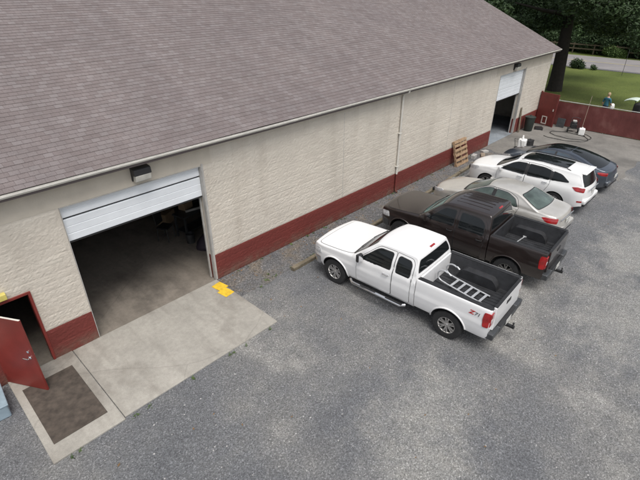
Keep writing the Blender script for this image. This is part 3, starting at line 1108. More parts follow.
def grow(poly, d):
    c = Vector((sum(p[0] for p in poly) / len(poly), sum(p[1] for p in poly) / len(poly)))
    out = []
    m = len(poly)
    area = sum(poly[i][0] * poly[(i + 1) % m][1] - poly[(i + 1) % m][0] * poly[i][1] for i in range(m))
    sg = 1 if area > 0 else -1
    for i in range(m):
        a, p, q = Vector(poly[i - 1]), Vector(poly[i]), Vector(poly[(i + 1) % m])
        n1 = Vector(((p - a).y, -(p - a).x)); n2 = Vector(((q - p).y, -(q - p).x))
        nn = n1.normalized() + n2.normalized()
        if nn.length < 1e-6:
            out.append(tuple(p)); continue
        out.append(tuple(p + nn.normalized() * d * sg))
    return out

def cut_arches(o, x_list, R_, zc, y_in, y_out):
    for x in x_list:
        for sgn in (1, -1):
            mb = MB()
            n = 40
            vs = [(x + R_ * math.cos(2 * PI * k / n), sgn * y, zc + R_ * math.sin(2 * PI * k / n)) for y in (y_in, y_out) for k in range(n)]
            mb.add(vs, [(k, (k + 1) % n, (k + 1) % n + n, k + n) for k in range(n)] + [tuple(range(n)), tuple(range(n, 2 * n))], 1)
            mats = list(o.data.materials)
            c = mb.build('cutter', mats, o.parent)
            md = o.modifiers.new('b', 'BOOLEAN')
            md.operation = 'DIFFERENCE'; md.solver = 'EXACT'; md.object = c
            bpy.context.view_layer.update()
            apply_mods(o)
            bpy.data.objects.remove(c)
    o.data.polygons.foreach_set('use_smooth', [True] * len(o.data.polygons))
    o.data.set_sharp_from_angle(angle=R(38))

def make_wheel(parent, x, y, r, w, rim_r, spokes, rim_mat, steer=0, hub=True):
    sg = 1 if y > 0 else -1
    # dark inner drum
    b = MB()
    b.lathe([(0.001, -w * .42), (rim_r * .97, -w * .42), (rim_r * .97, w * 0.10), (0.001, w * 0.10)], 28, 'Y')
    wh = b.build('wheel', 'well', parent)
    wh.location = (x, y, r); wh.rotation_euler = (0, 0, steer + (0 if sg > 0 else PI))
    t = MB()
    pr = [(rim_r * .98, -w * .46), (rim_r + (r - rim_r) * .4, -w * .5), (r * .965, -w * .46), (r * .99, -w * .38), (r, -w * .2), (r, w * .2), (r * .99, w * .38), (r * .965, w * .46), (rim_r + (r - rim_r) * .4, w * .5), (rim_r * .98, w * .46), (rim_r * .96, w * .3), (rim_r * .96, -w * .3)]
    t.lathe(pr, 40, 'Y', close=True)
    n = 44
    for k in range(n):   # tread lugs on the shoulder
        a = 2 * PI * k / n
        for s_ in (1, -1):
            t.box((math.cos(a) * r * .992, s_ * w * .33, math.sin(a) * r * .992), (0.016, w * .22, 0.020), ry=-a)
    t.build('tyre', 'tyre', wh, smooth=True, angle=35)
    q = MB()
    q.lathe([(rim_r * .97, w * .12), (rim_r * .995, w * .40), (rim_r * .99, w * .47), (rim_r * .93, w * .465), (rim_r * .90, w * .40), (rim_r * .88, w * .12)], 40, 'Y', close=True)
    yo = w * .34
    for k in range(spokes):
        for dd in ((-1, 1) if spokes <= 6 else (0,)):
            a = 2 * PI * (k + 0.5) / spokes + dd * 0.19
            a2 = 2 * PI * (k + 0.5) / spokes + dd * 0.13
            wd0, wd1 = rim_r * .105, rim_r * .10
            ca, sa = math.cos(a2), math.sin(a2)
            cb, sb = math.cos(a), math.sin(a)
            def pt(c, s_, rad, off, yy):
                return (c * rad - s_ * off, yy, s_ * rad + c * off)
            vs = [pt(ca, sa, rim_r * .20, -wd0, yo - .03), pt(ca, sa, rim_r * .20, wd0, yo - .03), pt(cb, sb, rim_r * .92, wd1, yo + .01), pt(cb, sb, rim_r * .92, -wd1, yo + .01),
                  pt(ca, sa, rim_r * .20, -wd0 * .7, yo + .012), pt(ca, sa, rim_r * .20, wd0 * .7, yo + .012), pt(cb, sb, rim_r * .92, wd1 * .7, yo + .035), pt(cb, sb, rim_r * .92, -wd1 * .7, yo + .035)]
            q.add(vs, [(0, 1, 2, 3), (7, 6, 5, 4), (0, 4, 5, 1), (1, 5, 6, 2), (2, 6, 7, 3), (3, 7, 4, 0)])
    q.lathe([(0.001, yo + .025), (rim_r * .13, yo + .022), (rim_r * .24, yo + .005), (rim_r * .26, yo - .05), (0.001, yo - .05)], 24, 'Y')
    q.build('rim', rim_mat, wh, smooth=True, angle=30)
    return wh

def mirror_part(root, x, y, z, mat, big=False, sgn=1):
    b = MB()
    w_, h_, d_ = (0.10, 0.24, 0.20) if big else (0.13, 0.14, 0.20)
    b.box((x, sgn * (y + 0.06 + d_ / 2), z), (w_, d_, h_), rz=-sgn * 0.18)
    o = b.build('mirror', mat, root, bev=0.035, seg=3)
    a = MB(); a.box((x + .01, sgn * (y + 0.03), z - h_ * .3), (0.06, 0.12, 0.05)); a.build('mirror_arm', 'black', o, bev=0.01)
    g = MB(); g.box((x - w_ / 2 - .004, sgn * (y + 0.06 + d_ / 2), z), (0.006, d_ * .82, h_ * .8), rz=-sgn * 0.18); g.build('mirror_glass', 'chrome', o)
    return o

def handle_part(parent, sh, x, z, sgn, mat, l=0.18):
    b = MB()
    y = sh.S(x, z)
    b.tube([(x + l / 2, sgn * (y + .002), z), (x + l / 2 - .02, sgn * (y + .045), z), (x - l / 2 + .02, sgn * (y + .045), z), (x - l / 2, sgn * (y + .002), z)], 0.016, 8)
    c = b.build('handle', mat, parent, smooth=True)
    return c

def door_with(root, sh, poly, rr, win, wr, paint_m, glass_m, sgn, hx, hz, hmat, seal='black', belt=None):
    pl = rounded(poly, rr)
    sh.side(grow(pl, 0.011), 0.0035, sgn, 30, 18, 0.02).build('door_seal', 'black', root, smooth=True)
    d = sh.side(pl, 0.007, sgn, 30, 18, 0.02).build('door', paint_m, root, smooth=True)
    if win:
        wp = rounded(win, wr)
        sh.side(grow(wp, 0.022), 0.014, sgn, 30, 16, 0.02).build('window_seal', seal, d, smooth=True)
        sh.side(wp, 0.019, sgn, 30, 16, 0.02).build('window', glass_m, d, smooth=True)
    if hx is not None:
        handle_part(d, sh, hx, hz, sgn, hmat)
    return d

def copy_local(o):
    return o

# ---------------- pickups
def make_pickup(label, group, loc, rz, crew, paint_m, glass_m, rim_m, hmat, bump_m):
    t = thing('pickup_truck', label, 'pickup truck', loc, rz, group)
    ax = 1.8225
    cabx = -1.16 if crew else -0.84          # back of the cab
    ins = [(0.40, 0.10), (0.55, 0.035), (0.75, 0.012), (0.90, 0.0), (0.985, 0.016), (1.10, 0.018), (1.19, 0.022), (1.24, 0.058), (1.38, 0.10), (1.84, 0.265)]
    roofz = 1.885 if crew else 1.855
    prof = [(2.69, 0.70, .06, .0, .08), (2.68, 1.00, .06, .01, .08), (2.655, 1.085, .055, .015, .08), (2.61, 1.125, .05, .02, .06), (2.50, 1.14, .05, .025, .02), (2.2, 1.155, .05, .03, .0), (1.55, 1.195, .05, .035, .0),
            (1.24, 1.225, .08, .03, .03), (1.16, 1.25, .07, .03, .08), (0.62, 1.70, .06, .035, .07), (0.52, 1.785, .06, .03, .05), (0.42, roofz - .045, .06, .03, .03), (0.25, roofz - .015, .065, .025, .0),
            (-0.10, roofz, .065, .025, .0), (cabx + .22, roofz - .012, .065, .025, .0), (cabx + .135, roofz - .03, .06, .025, -.02), (cabx + .10, roofz - .10, .06, .02, -.03), (cabx + .015, 1.36, .04, .0, -.02), (cabx, 1.20, .04, .0, .0), (cabx - .006, 0.60, .04, 0, 0)]
    sh = Shape(2.02, prof, [(-3, 0.44), (0.9, 0.44), (1.2, 0.44), (2.4, 0.42), (2.68, 0.42)], ins, (0.55, 0.13), (0.05, 0.0), 1.22)
    # solid bed outside: same side function, no taper
    body = sh.mesh().build('body', [paint_m, 'well'], t)
    cut_arches(body, [ax], 0.475, 0.42, 0.55, 1.2)
    # panels on the cab
    for sgn in (1, -1):
        if crew:
            door_with(t, sh, [(1.02, 0.52), (1.02, 1.20), (0.53, 1.66), (0.38, 1.765), (-0.055, 1.775), (-0.055, 0.52)], [.06, .05, .08, .05, .03, .05],
                      [(0.90, 1.255), (0.47, 1.645), (0.36, 1.705), (0.02, 1.715), (0.02, 1.255)], [.05, .06, .05, .05, .05], paint_m, glass_m, sgn, 0.10, 1.10, hmat)
            door_with(t, sh, [(-0.085, 0.52), (-0.085, 1.775), (-0.80, 1.755), (-1.02, 1.60), (-1.03, 1.05), (-0.95, 0.52)], [.05, .03, .1, .1, .1, .06],
                      [(-0.16, 1.255), (-0.16, 1.715), (-0.76, 1.695), (-0.94, 1.58), (-0.96, 1.255)], [.05, .05, .08, .08, .05], paint_m, glass_m, sgn, -0.88, 1.10, hmat)
        else:
            door_with(t, sh, [(1.02, 0.52), (1.02, 1.20), (0.53, 1.64), (0.38, 1.745), (-0.12, 1.755), (-0.12, 0.52)], [.06, .05, .08, .05, .03, .05],
                      [(0.90, 1.255), (0.47, 1.625), (0.36, 1.685), (-0.03, 1.695), (-0.03, 1.255)], [.05, .06, .05, .05, .05], paint_m, glass_m, sgn, 0.06, 1.10, hmat)
            door_with(t, sh, [(-0.15, 0.52), (-0.15, 1.755), (-0.62, 1.735), (-0.70, 1.60), (-0.70, 0.52)], [.05, .03, .1, .1, .05],
                      [(-0.22, 1.255), (-0.22, 1.685), (-0.56, 1.665), (-0.62, 1.58), (-0.62, 1.255)], [.07, .07, .07, .07, .07], paint_m, glass_m, sgn, None, 0, hmat)
        mirror_part(t, 0.86, sh.S(0.86, 1.27), 1.34, 'black' if not crew else paint_m, True, sgn)
        # running board
        b = MB()
        xa, xb = (1.22, cabx + .22)
        b.tube([(xa, sgn * .97, .40), (xa - .12, sgn * 1.06, .385), (xb + .12, sgn * 1.06, .385), (xb, sgn * .97, .40)], 0.045, 10)
        rb = b.build('running_board', 'chrome' if not crew else 'black', t, smooth=True)
        for xx in (0.55, -0.30):
            p = MB(); p.box((xx, sgn * 1.06, .43), (.52, .075, .012)); p.build('step_pad', 'black', rb, bev=.004)
        # arch lip
        b = MB()
        b.tube([(ax + 0.485 * math.cos(R(a)), sgn * (sh.S(ax + 0.485 * math.cos(R(a)), .42 + .485 * math.sin(R(a))) + .003), 0.42 + 0.485 * math.sin(R(a))) for a in range(0, 181, 9)], 0.022, 8)
        b.build('wheel_arch', paint_m, t, smooth=True)
        # headlight
        pl = rounded([(2.66, .80), (2.66, .98), (2.36, 1.03), (2.30, .84)], .04)
        sh.side(pl, 0.008, sgn, 20, 6).build('headlight', 'clear_lens', t, smooth=True)
    sh.top(2.495, 1.205, -0.014, 0.0025, 0.10).build('hood_seam', 'black', t, smooth=True)
    sh.top(2.48, 1.22, 0.0, 0.006, 0.10).build('hood', paint_m, t, smooth=True)
    sh.top(1.212, 1.12, 0.0, 0.010, 0.03, 6).build('cowl', 'black', t, smooth=True)
    wsb = sh.top(1.13, 0.56, 0.005, 0.005, 0.06).build('windshield_seal', 'black', t, smooth=True)
    ws = sh.top(1.12, 0.57, 0.018, 0.009, 0.06).build('windshield', 'teal_glass' if crew else glass_m, t, smooth=True)
    for y0 in (0.55, -0.10):
        b = MB()
        def wpt(x, y):
            X, T, r, c, bow = sh.at(x); u = abs(y) / sh.hc(x)
            return (X + bow * (1 - u * u) + .02, y, T + c * (1 - u * u) + .02)
        b.tube([wpt(1.13, y0), wpt(1.10, y0 - .1), wpt(1.05, y0 - .55)], 0.011, 6)
        b.build('wiper', 'black', ws, smooth=True)
    # rear window
    sh.top(cabx + .098, cabx + .028, 0.02, 0.004, 0.05).build('rear_window_seal', 'black', t, smooth=True)
    sh.top(cabx + .094, cabx + .034, 0.05, 0.008, 0.05).build('rear_window', glass_m, t, smooth=True)
    b = MB(); b.box((cabx + .152, 0, roofz - .009), (0.06, 0.24, 0.034), ry=-.35); b.build('brake_light', 'red_lens', t, bev=.01)
    if crew:   # pressed ribs along the roof
        b = MB()
        for k in range(5):
            y = -0.44 + 0.22 * k
            b.tube([(0.22, y, sh.at(.22)[1] + .026 * (1 - (y / .62) ** 2)), (-.2, y, sh.at(-.2)[1] + .030 * (1 - (y / .62) ** 2)), (cabx + .32, y, sh.at(cabx + .32)[1] + .030 * (1 - (y / .62) ** 2))], 0.013, 6)
        b.build('roof_rib', paint_m, t, smooth=True)
    # front: grille, bumper
    b = MB(); b.box((2.71, 0, .88), (.12, 1.30, .26)); g = b.build('grille', 'black', t, bev=.03)
    b = MB(); b.box((2.775, 0, .88), (.02, 1.24, .05)); b.build('grille_bar', 'chrome', g, bev=.008)
    b = MB()
    vs = []
    for (z, d) in ((.44, -.03), (.50, 0), (.68, 0), (.72, -.03)):
        pass
    pts = [(2.36, .985), (2.54, .965), (2.67, .86), (2.73, .60), (2.76, 0), (2.73, -.60), (2.67, -.86), (2.54, -.965), (2.36, -.985)]
    ring0 = [(x, y, .46) for x, y in pts] + [(x - .12 if abs(y) < .9 else x, y * .9, .46) for x, y in reversed(pts)]
    m_ = len(ring0)
    vs = ring0 + [(x, y, .72) for x, y, z in ring0]
    b.add(vs, [tuple(range(m_)), tuple(range(m_, 2 * m_))] + [(k, (k + 1) % m_, (k + 1) % m_ + m_, k + m_) for k in range(m_)])
    b.build('front_bumper', bump_m if crew else 'chrome', t, bev=.015)
    # ---- the bed
    xb0, xb1 = cabx - .025, -2.83
    rail = 1.335 if not crew else 1.35
    tl = Shape(2.02, [(xb0, rail, .03, 0, 0), (xb1, rail, .03, 0, 0)], [(0, .50)], ins, (0.05, 0), (0.25, 0.03), 1.2, 0)
    def out(x, z):
        return tl.S(x, min(z, 1.16)) - max(0, z - 1.16) * 0.10
    nst = 40
    rings = []
    zf = 0.83
    for i in range(nst + 1):
        x = xb0 + (xb1 - xb0) * i / nst
        half = [(out(x, z), z) for z in [.50 + (rail - .03 - .50) * k / 14 for k in range(15)]]
        half += [(out(x, rail - .03) - .012, rail - .008), (out(x, rail) - .035, rail), (out(x, rail) - .13, rail), (0.80, rail - .01), (0.79, rail - .04), (0.775, zf + .04), (0.745, zf), (0.0, zf)]
        rings.append([(x, y, z) for y, z in half] + [(x, -y, z) for y, z in half[-2::-1]])
    n = len(rings[0])
    b = MB()
    vs = [p for rg in rings for p in rg]
    half_n = 15 + 8
    fo, fl = [], []
    for i in range(nst):
        for k in range(n):
            k2 = (k + 1) % n
            q = (i * n + k, i * n + k2, (i + 1) * n + k2, (i + 1) * n + k)
            kk = k if k < half_n - 1 else n - 2 - k
            (fl if 16 <= kk <= half_n and k != n - 1 else fo).append(q)
    b.add(vs, fo + [tuple(range(n)), tuple(nst * n + k for k in range(n))], 0)
    b.f += fl; b.m += [2] * len(fl)
    bed = b.build('bed', [paint_m, 'well', 'liner'], t)
    cut_arches(bed, [-ax], 0.475, 0.42, 0.795, 1.2)
    b = MB()   # cavity below: dark underside of the bed where the wheels sit
    lin = MB()
    for k in range(11):
        lin.bb(xb1 + .04, xb0 - .06, -0.68 + k * .1325, -0.63 + k * .1325, zf - .001, zf + .014)
    lin.build('floor_rib', 'liner', bed, bev=.005)
    for sgn in (1, -1):
        h_ = MB()
        n_ = 16
        pr = [(-ax + .56 * math.cos(PI * k / n_), zf + .30 * min(1, 1.35 * math.sin(PI * k / n_))) for k in range(n_ + 1)]
        vs = [(x, sgn * y, z) for y in (.555, .80) for x, z in pr]
        m2 = n_ + 1
        h_.add(vs, [(k, k + 1, k + 1 + m2, k + m2) for k in range(n_)] + [tuple(range(m2)), tuple(range(m2, 2 * m2))])
        h_.build('wheel_housing', 'liner', bed, smooth=True, angle=50)
        # rail cap
        rc = MB(); rc.bb(xb0 - .02, xb1 + .03, sgn * .80, sgn * (out(-2, rail) - .045), rail - .004, rail + .012)
        rc.build('rail_cap', 'black', bed, bev=.006)
        b2 = MB()
        b2.tube([(-ax + 0.485 * math.cos(R(a)), sgn * (out(-ax, .42 + .485 * math.sin(R(a))) + .003), 0.42 + 0.485 * math.sin(R(a))) for a in range(5, 176, 9)], 0.022, 8)
        b2.build('wheel_arch', paint_m, t, smooth=True)
        # taillight: tall wrap-around lamp
        tt = tl.side(rounded([(xb1 + .006, .86), (xb1 + .006, 1.25), (xb1 + .15, 1.25), (xb1 + .17, 1.06), (xb1 + .14, .86)], .035), .016, sgn, 18, 10, .05, out).build('taillight', 'red_lens', t, smooth=True)
        tlm = MB(); tlm.bb(xb1 - .018, xb1 + .03, sgn * .81, sgn * .965, .865, 1.245); tlm.build('rear_lens', 'red_lens', tt, bev=.018, seg=3)
        tw = MB(); tw.box((xb1 - .019, sgn * .89, 1.03), (.008, .10, .085)); tw.build('reverse_lamp', 'clear_lens', tt, bev=.003)
    hb = MB(); hb.bb(xb0 - .0, xb0 - .05, -.80, .80, zf, rail + .004); hb.build('bulkhead', paint_m if not crew else 'liner', bed, bev=.012)
    # tailgate
    tg = MB(); tg.bb(xb1 - .045, xb1 + .03, -.795, .795, .70, rail + .01)
    tgo = tg.build('tailgate', paint_m, t, bev=.014, seg=3)
    p = MB(); p.bb(xb1 + .029, xb1 + .036, -.76, .76, zf + .02, rail - .04); p.build('inner_panel', 'liner', tgo)
    p = MB(); p.bb(xb1 - .046, xb1 + .034, -.77, .77, rail + .0095, rail + .018); p.build('top_cap', 'black', tgo, bev=.004)
    p = MB(); p.bb(xb1 - .055, xb1 - .04, -.13, .13, 1.10, 1.20); p.build('handle', 'black', tgo, bev=.008)
    # rear bumper with step, hitch, plate
    bp = MB()
    bp.bb(xb1 - .145, xb1 - .03, -.55, .55, .50, .68)
    bp.bb(xb1 - .14, xb1 + .10, .55, .95, .51, .69)
    bp.bb(xb1 - .14, xb1 + .10, -.55, -.95, .51, .69)
    bo = bp.build('rear_bumper', bump_m, t, bev=.03, seg=3)
    p = MB(); p.bb(xb1 - .140, xb1 - .05, -.50, .50, .68, .692); p.build('step_pad', 'black', bo, bev=.004)
    p = MB(); p.box((xb1 - .150, 0, .595), (.008, .31, .155)); p.build('licence_plate', 'plate', bo, bev=.003)
    hi = MB()
    hi.bb(xb1 - .33, xb1 + .2, -.035, .035, .40, .47)
    hi.tube([(xb1 - .29, 0, .47), (xb1 - .29, 0, .53)], .018, 8)
    hi.lathe([(.001, .575), (.018, .57), (.026, .55), (.018, .53), (.012, .525)], 12, c=(xb1 - .29, 0, 0))
    hi.bb(xb1 - .0, xb1 + .10, -.5, .5, .36, .43)
    hi.build('tow_hitch', 'black', t, bev=.006)
    # under-bed frame
    un = MB(); un.bb(2.0, xb1 + .1, -.5, .5, .44, .62); un.build('chassis', 'well', t)
    # seats glimpsed behind the glass are left to the dark tint
    for (x, st) in ((ax, 0.0), (-ax, 0)):
        for sgn in (1, -1):
            make_wheel(t, x, sgn * .87, .395, .265, .235, 6, rim_m, st)
    return t, sh, out, bed

yaw90 = PI / 2
def truck_loc(cx, cy):
    return (cx, cy, 0.0)
# white pickup: front axle (3.40,-2.75), rear axle (3.56,-6.39)
wt, wsh, wout, wbed = make_pickup('white extended-cab pickup with a silver ladder in its bed', 'pickup trucks', truck_loc(3.46, -4.45), PI / 2 + R(2.6), False, 'white_paint', 'glass', 'alloy', 'chrome', 'steel')
bt, bsh, bout, bbed = make_pickup('dark brown crew-cab pickup between the white pickup and the beige sedan', 'pickup trucks', truck_loc(6.86, -4.44), PI / 2 + R(2.6), True, 'brown_paint', 'glass', 'dark_alloy', 'black', 'steel')

# Z71 decals on the white truck's bed sides
def text_part(body, size, mat, parent, name, loc, rot, sx=1.0):
    cu = bpy.data.curves.new('txt', 'FONT')
    cu.body = body; cu.size = size; cu.extrude = 0.0015
    cu.align_x = 'CENTER'; cu.align_y = 'CENTER'
    cu.shear = 0.25; cu.offset = size * 0.03
    tmp = bpy.data.objects.new('txt', cu); COL.objects.link(tmp)
    bpy.context.view_layer.update()
    dg = bpy.context.evaluated_depsgraph_get()
    me = bpy.data.meshes.new_from_object(tmp.evaluated_get(dg), depsgraph=dg)
    bpy.data.objects.remove(tmp)
    me.materials.clear(); me.materials.append(M[mat])
    o = bpy.data.objects.new(name, me); COL.objects.link(o)
    o.parent = parent; o.location = loc; o.rotation_euler = rot; o.scale = (sx, 1, 1)
    return o
for sgn in (1, -1):
    yy = wout(-2.5, 1.12) + 0.006
    rot = (PI / 2 - R(2), 0, PI if sgn > 0 else 0)
    dx = 0.085 if sgn > 0 else -0.11
    text_part('Z', 0.15, 'decal_red', wbed, 'badge_letter', (-2.46 + dx, sgn * yy, 1.12), rot, 1.25)
    text_part('71', 0.125, 'decal_grey', wbed, 'badge_number', (-2.46 - dx * 0.7, sgn * yy, 1.115), rot, 1.1)

# ---------------- cars
def make_car(name, label, cat, group, loc, rz, spec):
    t = thing(name, label, cat, loc, rz, group)
    sh = Shape(spec['W'], spec['prof'], spec['zs'], spec['inset'], spec['nose'], spec['tail'], spec['belt'])
    pm, gm = spec['paint'], spec['glass']
    ax = spec['wb'] / 2
    body = sh.mesh().build('body', [pm, 'well'], t)
    wr = spec['wr']
    cut_arches(body, [ax + spec.get('axoff', 0), -ax + spec.get('axoff', 0)], wr + spec.get('gap', .055), wr, spec['W'] / 2 - .30, spec['W'] / 2 + .2)
    for sgn in (1, -1):
        for d in spec['doors']:
            door_with(t, sh, d['poly'], d['r'], d.get('win'), d.get('wr', .05), pm, spec.get('side_glass', gm), sgn, d['hx'], d['hz'], spec['handle'], spec.get('seal', 'black'))
        for q in spec.get('quarter', []):
            pl = rounded(q['poly'], q['r'])
            s_ = sh.side(grow(pl, .018), .006, sgn, 20, 6).build('quarter_window_seal', spec.get('seal', 'black'), t, smooth=True)
            sh.side(pl, .010, sgn, 20, 6).build('quarter_window', spec.get('side_glass', gm), t, smooth=True)
        for (nm, pl, rr, mt, off) in spec.get('side_parts', []):
            sh.side(rounded(pl, rr), off, sgn, 26, 6).build(nm, mt, t, smooth=True)
        mirror_part(t, spec['mx'], sh.S(spec['mx'], spec['mz'] - .05), spec['mz'], pm, False, sgn)
        for x in (ax, -ax):
            make_wheel(t, x + spec.get('axoff', 0), sgn * (spec['W'] / 2 - .125), wr, .22, wr * .68, spec['spokes'], spec['rim'])
    for (nm, x0, x1, mg, off, cr, mt) in spec['tops']:
        sh.top(x0, x1, mg, off, cr).build(nm, mt, t, smooth=True)
    for (nm, x0, x1, yw, off, cr, mt) in spec.get('tops_w', []):
        sh.top(x0, x1, 0, off, cr, ywid=yw).build(nm, mt, t, smooth=True)
    for (nm, c, s, mt, bv) in spec.get('boxes', []):
        b = MB(); b.box(c, s); b.build(nm, mt, t, bev=bv, seg=3)
    b = MB(); b.bb(ax + .5, -ax - .5, -.55, .55, .16, .4); b.build('underbody', 'well', t)
    return t, sh

# beige sedan
sedan = dict(W=1.82, wb=2.775, wr=.325, paint='beige_paint', glass='green_glass', spokes=9, rim='alloy', handle='beige_paint', seal='steel', belt=.95,
    zs=[(-2.5, .34), (-1.9, .22), (1.9, .20), (2.4, .25)],
    inset=[(.18, .07), (.34, .018), (.55, .006), (.70, .0), (.86, .02), (.95, .055), (1.02, .11), (1.46, .335)],
    nose=(0.75, 0.30), tail=(0.62, 0.22),
    prof=[(2.40, .50, .10, 0, .16), (2.37, .66, .10, .01, .14), (2.22, .78, .10, .02, .08), (1.75, .90, .09, .03, .02), (1.15, .985, .08, .03, .06), (.98, 1.01, .07, .03, .10),
          (.25, 1.385, .06, .03, .09), (.0, 1.445, .07, .03, .02), (-.35, 1.465, .08, .03, 0), (-.80, 1.445, .07, .03, -.02), (-1.02, 1.395, .06, .03, -.06), (-1.70, 1.10, .06, .02, -.10), (-1.82, 1.07, .06, .02, -.08), (-2.30, 1.045, .06, .02, -.05), (-2.38, 1.00, .05, .01, -.06), (-2.41, .80, .05, 0, -.10), (-2.44, .45, .05, 0, -.11)],
    doors=[dict(poly=[(.98, .30), (.98, .98), (.30, 1.345), (.05, 1.405), (-.09, 1.41), (-.09, .30)], r=[.06, .06, .08, .05, .02, .05], win=[(.86, 1.01), (.33, 1.295), (.10, 1.355), (-.04, 1.365), (-.04, 1.00)], wr=[.03, .08, .05, .03, .03], hx=.05, hz=.89),
           dict(poly=[(-.115, .30), (-.115, 1.41), (-.60, 1.40), (-.98, 1.27), (-1.12, 1.0), (-.98, .55), (-.88, .30)], r=[.05, .02, .1, .1, .08, .1, .05], win=[(-.17, 1.00), (-.17, 1.365), (-.58, 1.35), (-.90, 1.225), (-1.05, 1.03)], wr=[.03, .03, .06, .05, .05], hx=-.92, hz=.91)],
    quarter=[],
    side_parts=[('taillight', [(-2.425, .80), (-2.425, .97), (-2.05, .985), (-1.93, .955), (-2.15, .82)], .03, 'red_lens', .008),
                ('headlight', [(2.36, .62), (2.36, .74), (1.90, .84), (1.80, .80), (2.05, .66)], .03, 'clear_lens', .006),
                ('fog_lamp', [(2.37, .34), (2.37, .42), (2.24, .43), (2.24, .34)], .03, 'clear_lens', .005),
                ('pillar_trim', [(-.02, 1.0), (-.02, 1.362), (-.19, 1.362), (-.19, 1.0)], .01, 'black', .0150),
                ('sill', [(1.0, .215), (1.0, .27), (-.95, .27), (-.95, .215)], .02, 'beige_paint', .012)],
    tops=[('hood', 2.26, 1.10, .0, .004, .12, 'beige_paint'), ('cowl', 1.085, 1.0, .04, .007, .04, 'black'), ('windshield_seal', 1.01, .20, .0, .003, .07, 'black'), ('windshield', .995, .22, .018, .007, .07, 'green_glass'),
          ('rear_window_seal', -1.01, -1.74, .0, .003, .08, 'black'), ('rear_window', -1.04, -1.715, .025, .007, .08, 'green_glass'), ('trunk_lid', -1.80, -2.34, .03, .005, .06, 'beige_paint')],
    mx=.80, mz=1.03,
    boxes=[('licence_plate', (-2.53, 0, .78), (.02, .31, .155), 'plate', .004), ('grille', (2.52, 0, .52), (.06, 1.0, .14), 'black', .02), ('trunk_trim', (-2.495, 0, .905), (.03, 1.1, .04), 'chrome', .01), ('rear_bumper', (-2.43, 0, .50), (.22, 1.5, .22), 'beige_paint', .06), ('lower_bumper', (-2.43, 0, .36), (.18, 1.3, .08), 'black', .03)])
make_car('sedan', 'beige silver sedan parked between the brown pickup and the white SUV', 'sedan', 'cars parked along the wall', (9.98, -4.15, 0), PI / 2 - R(1.5), sedan)

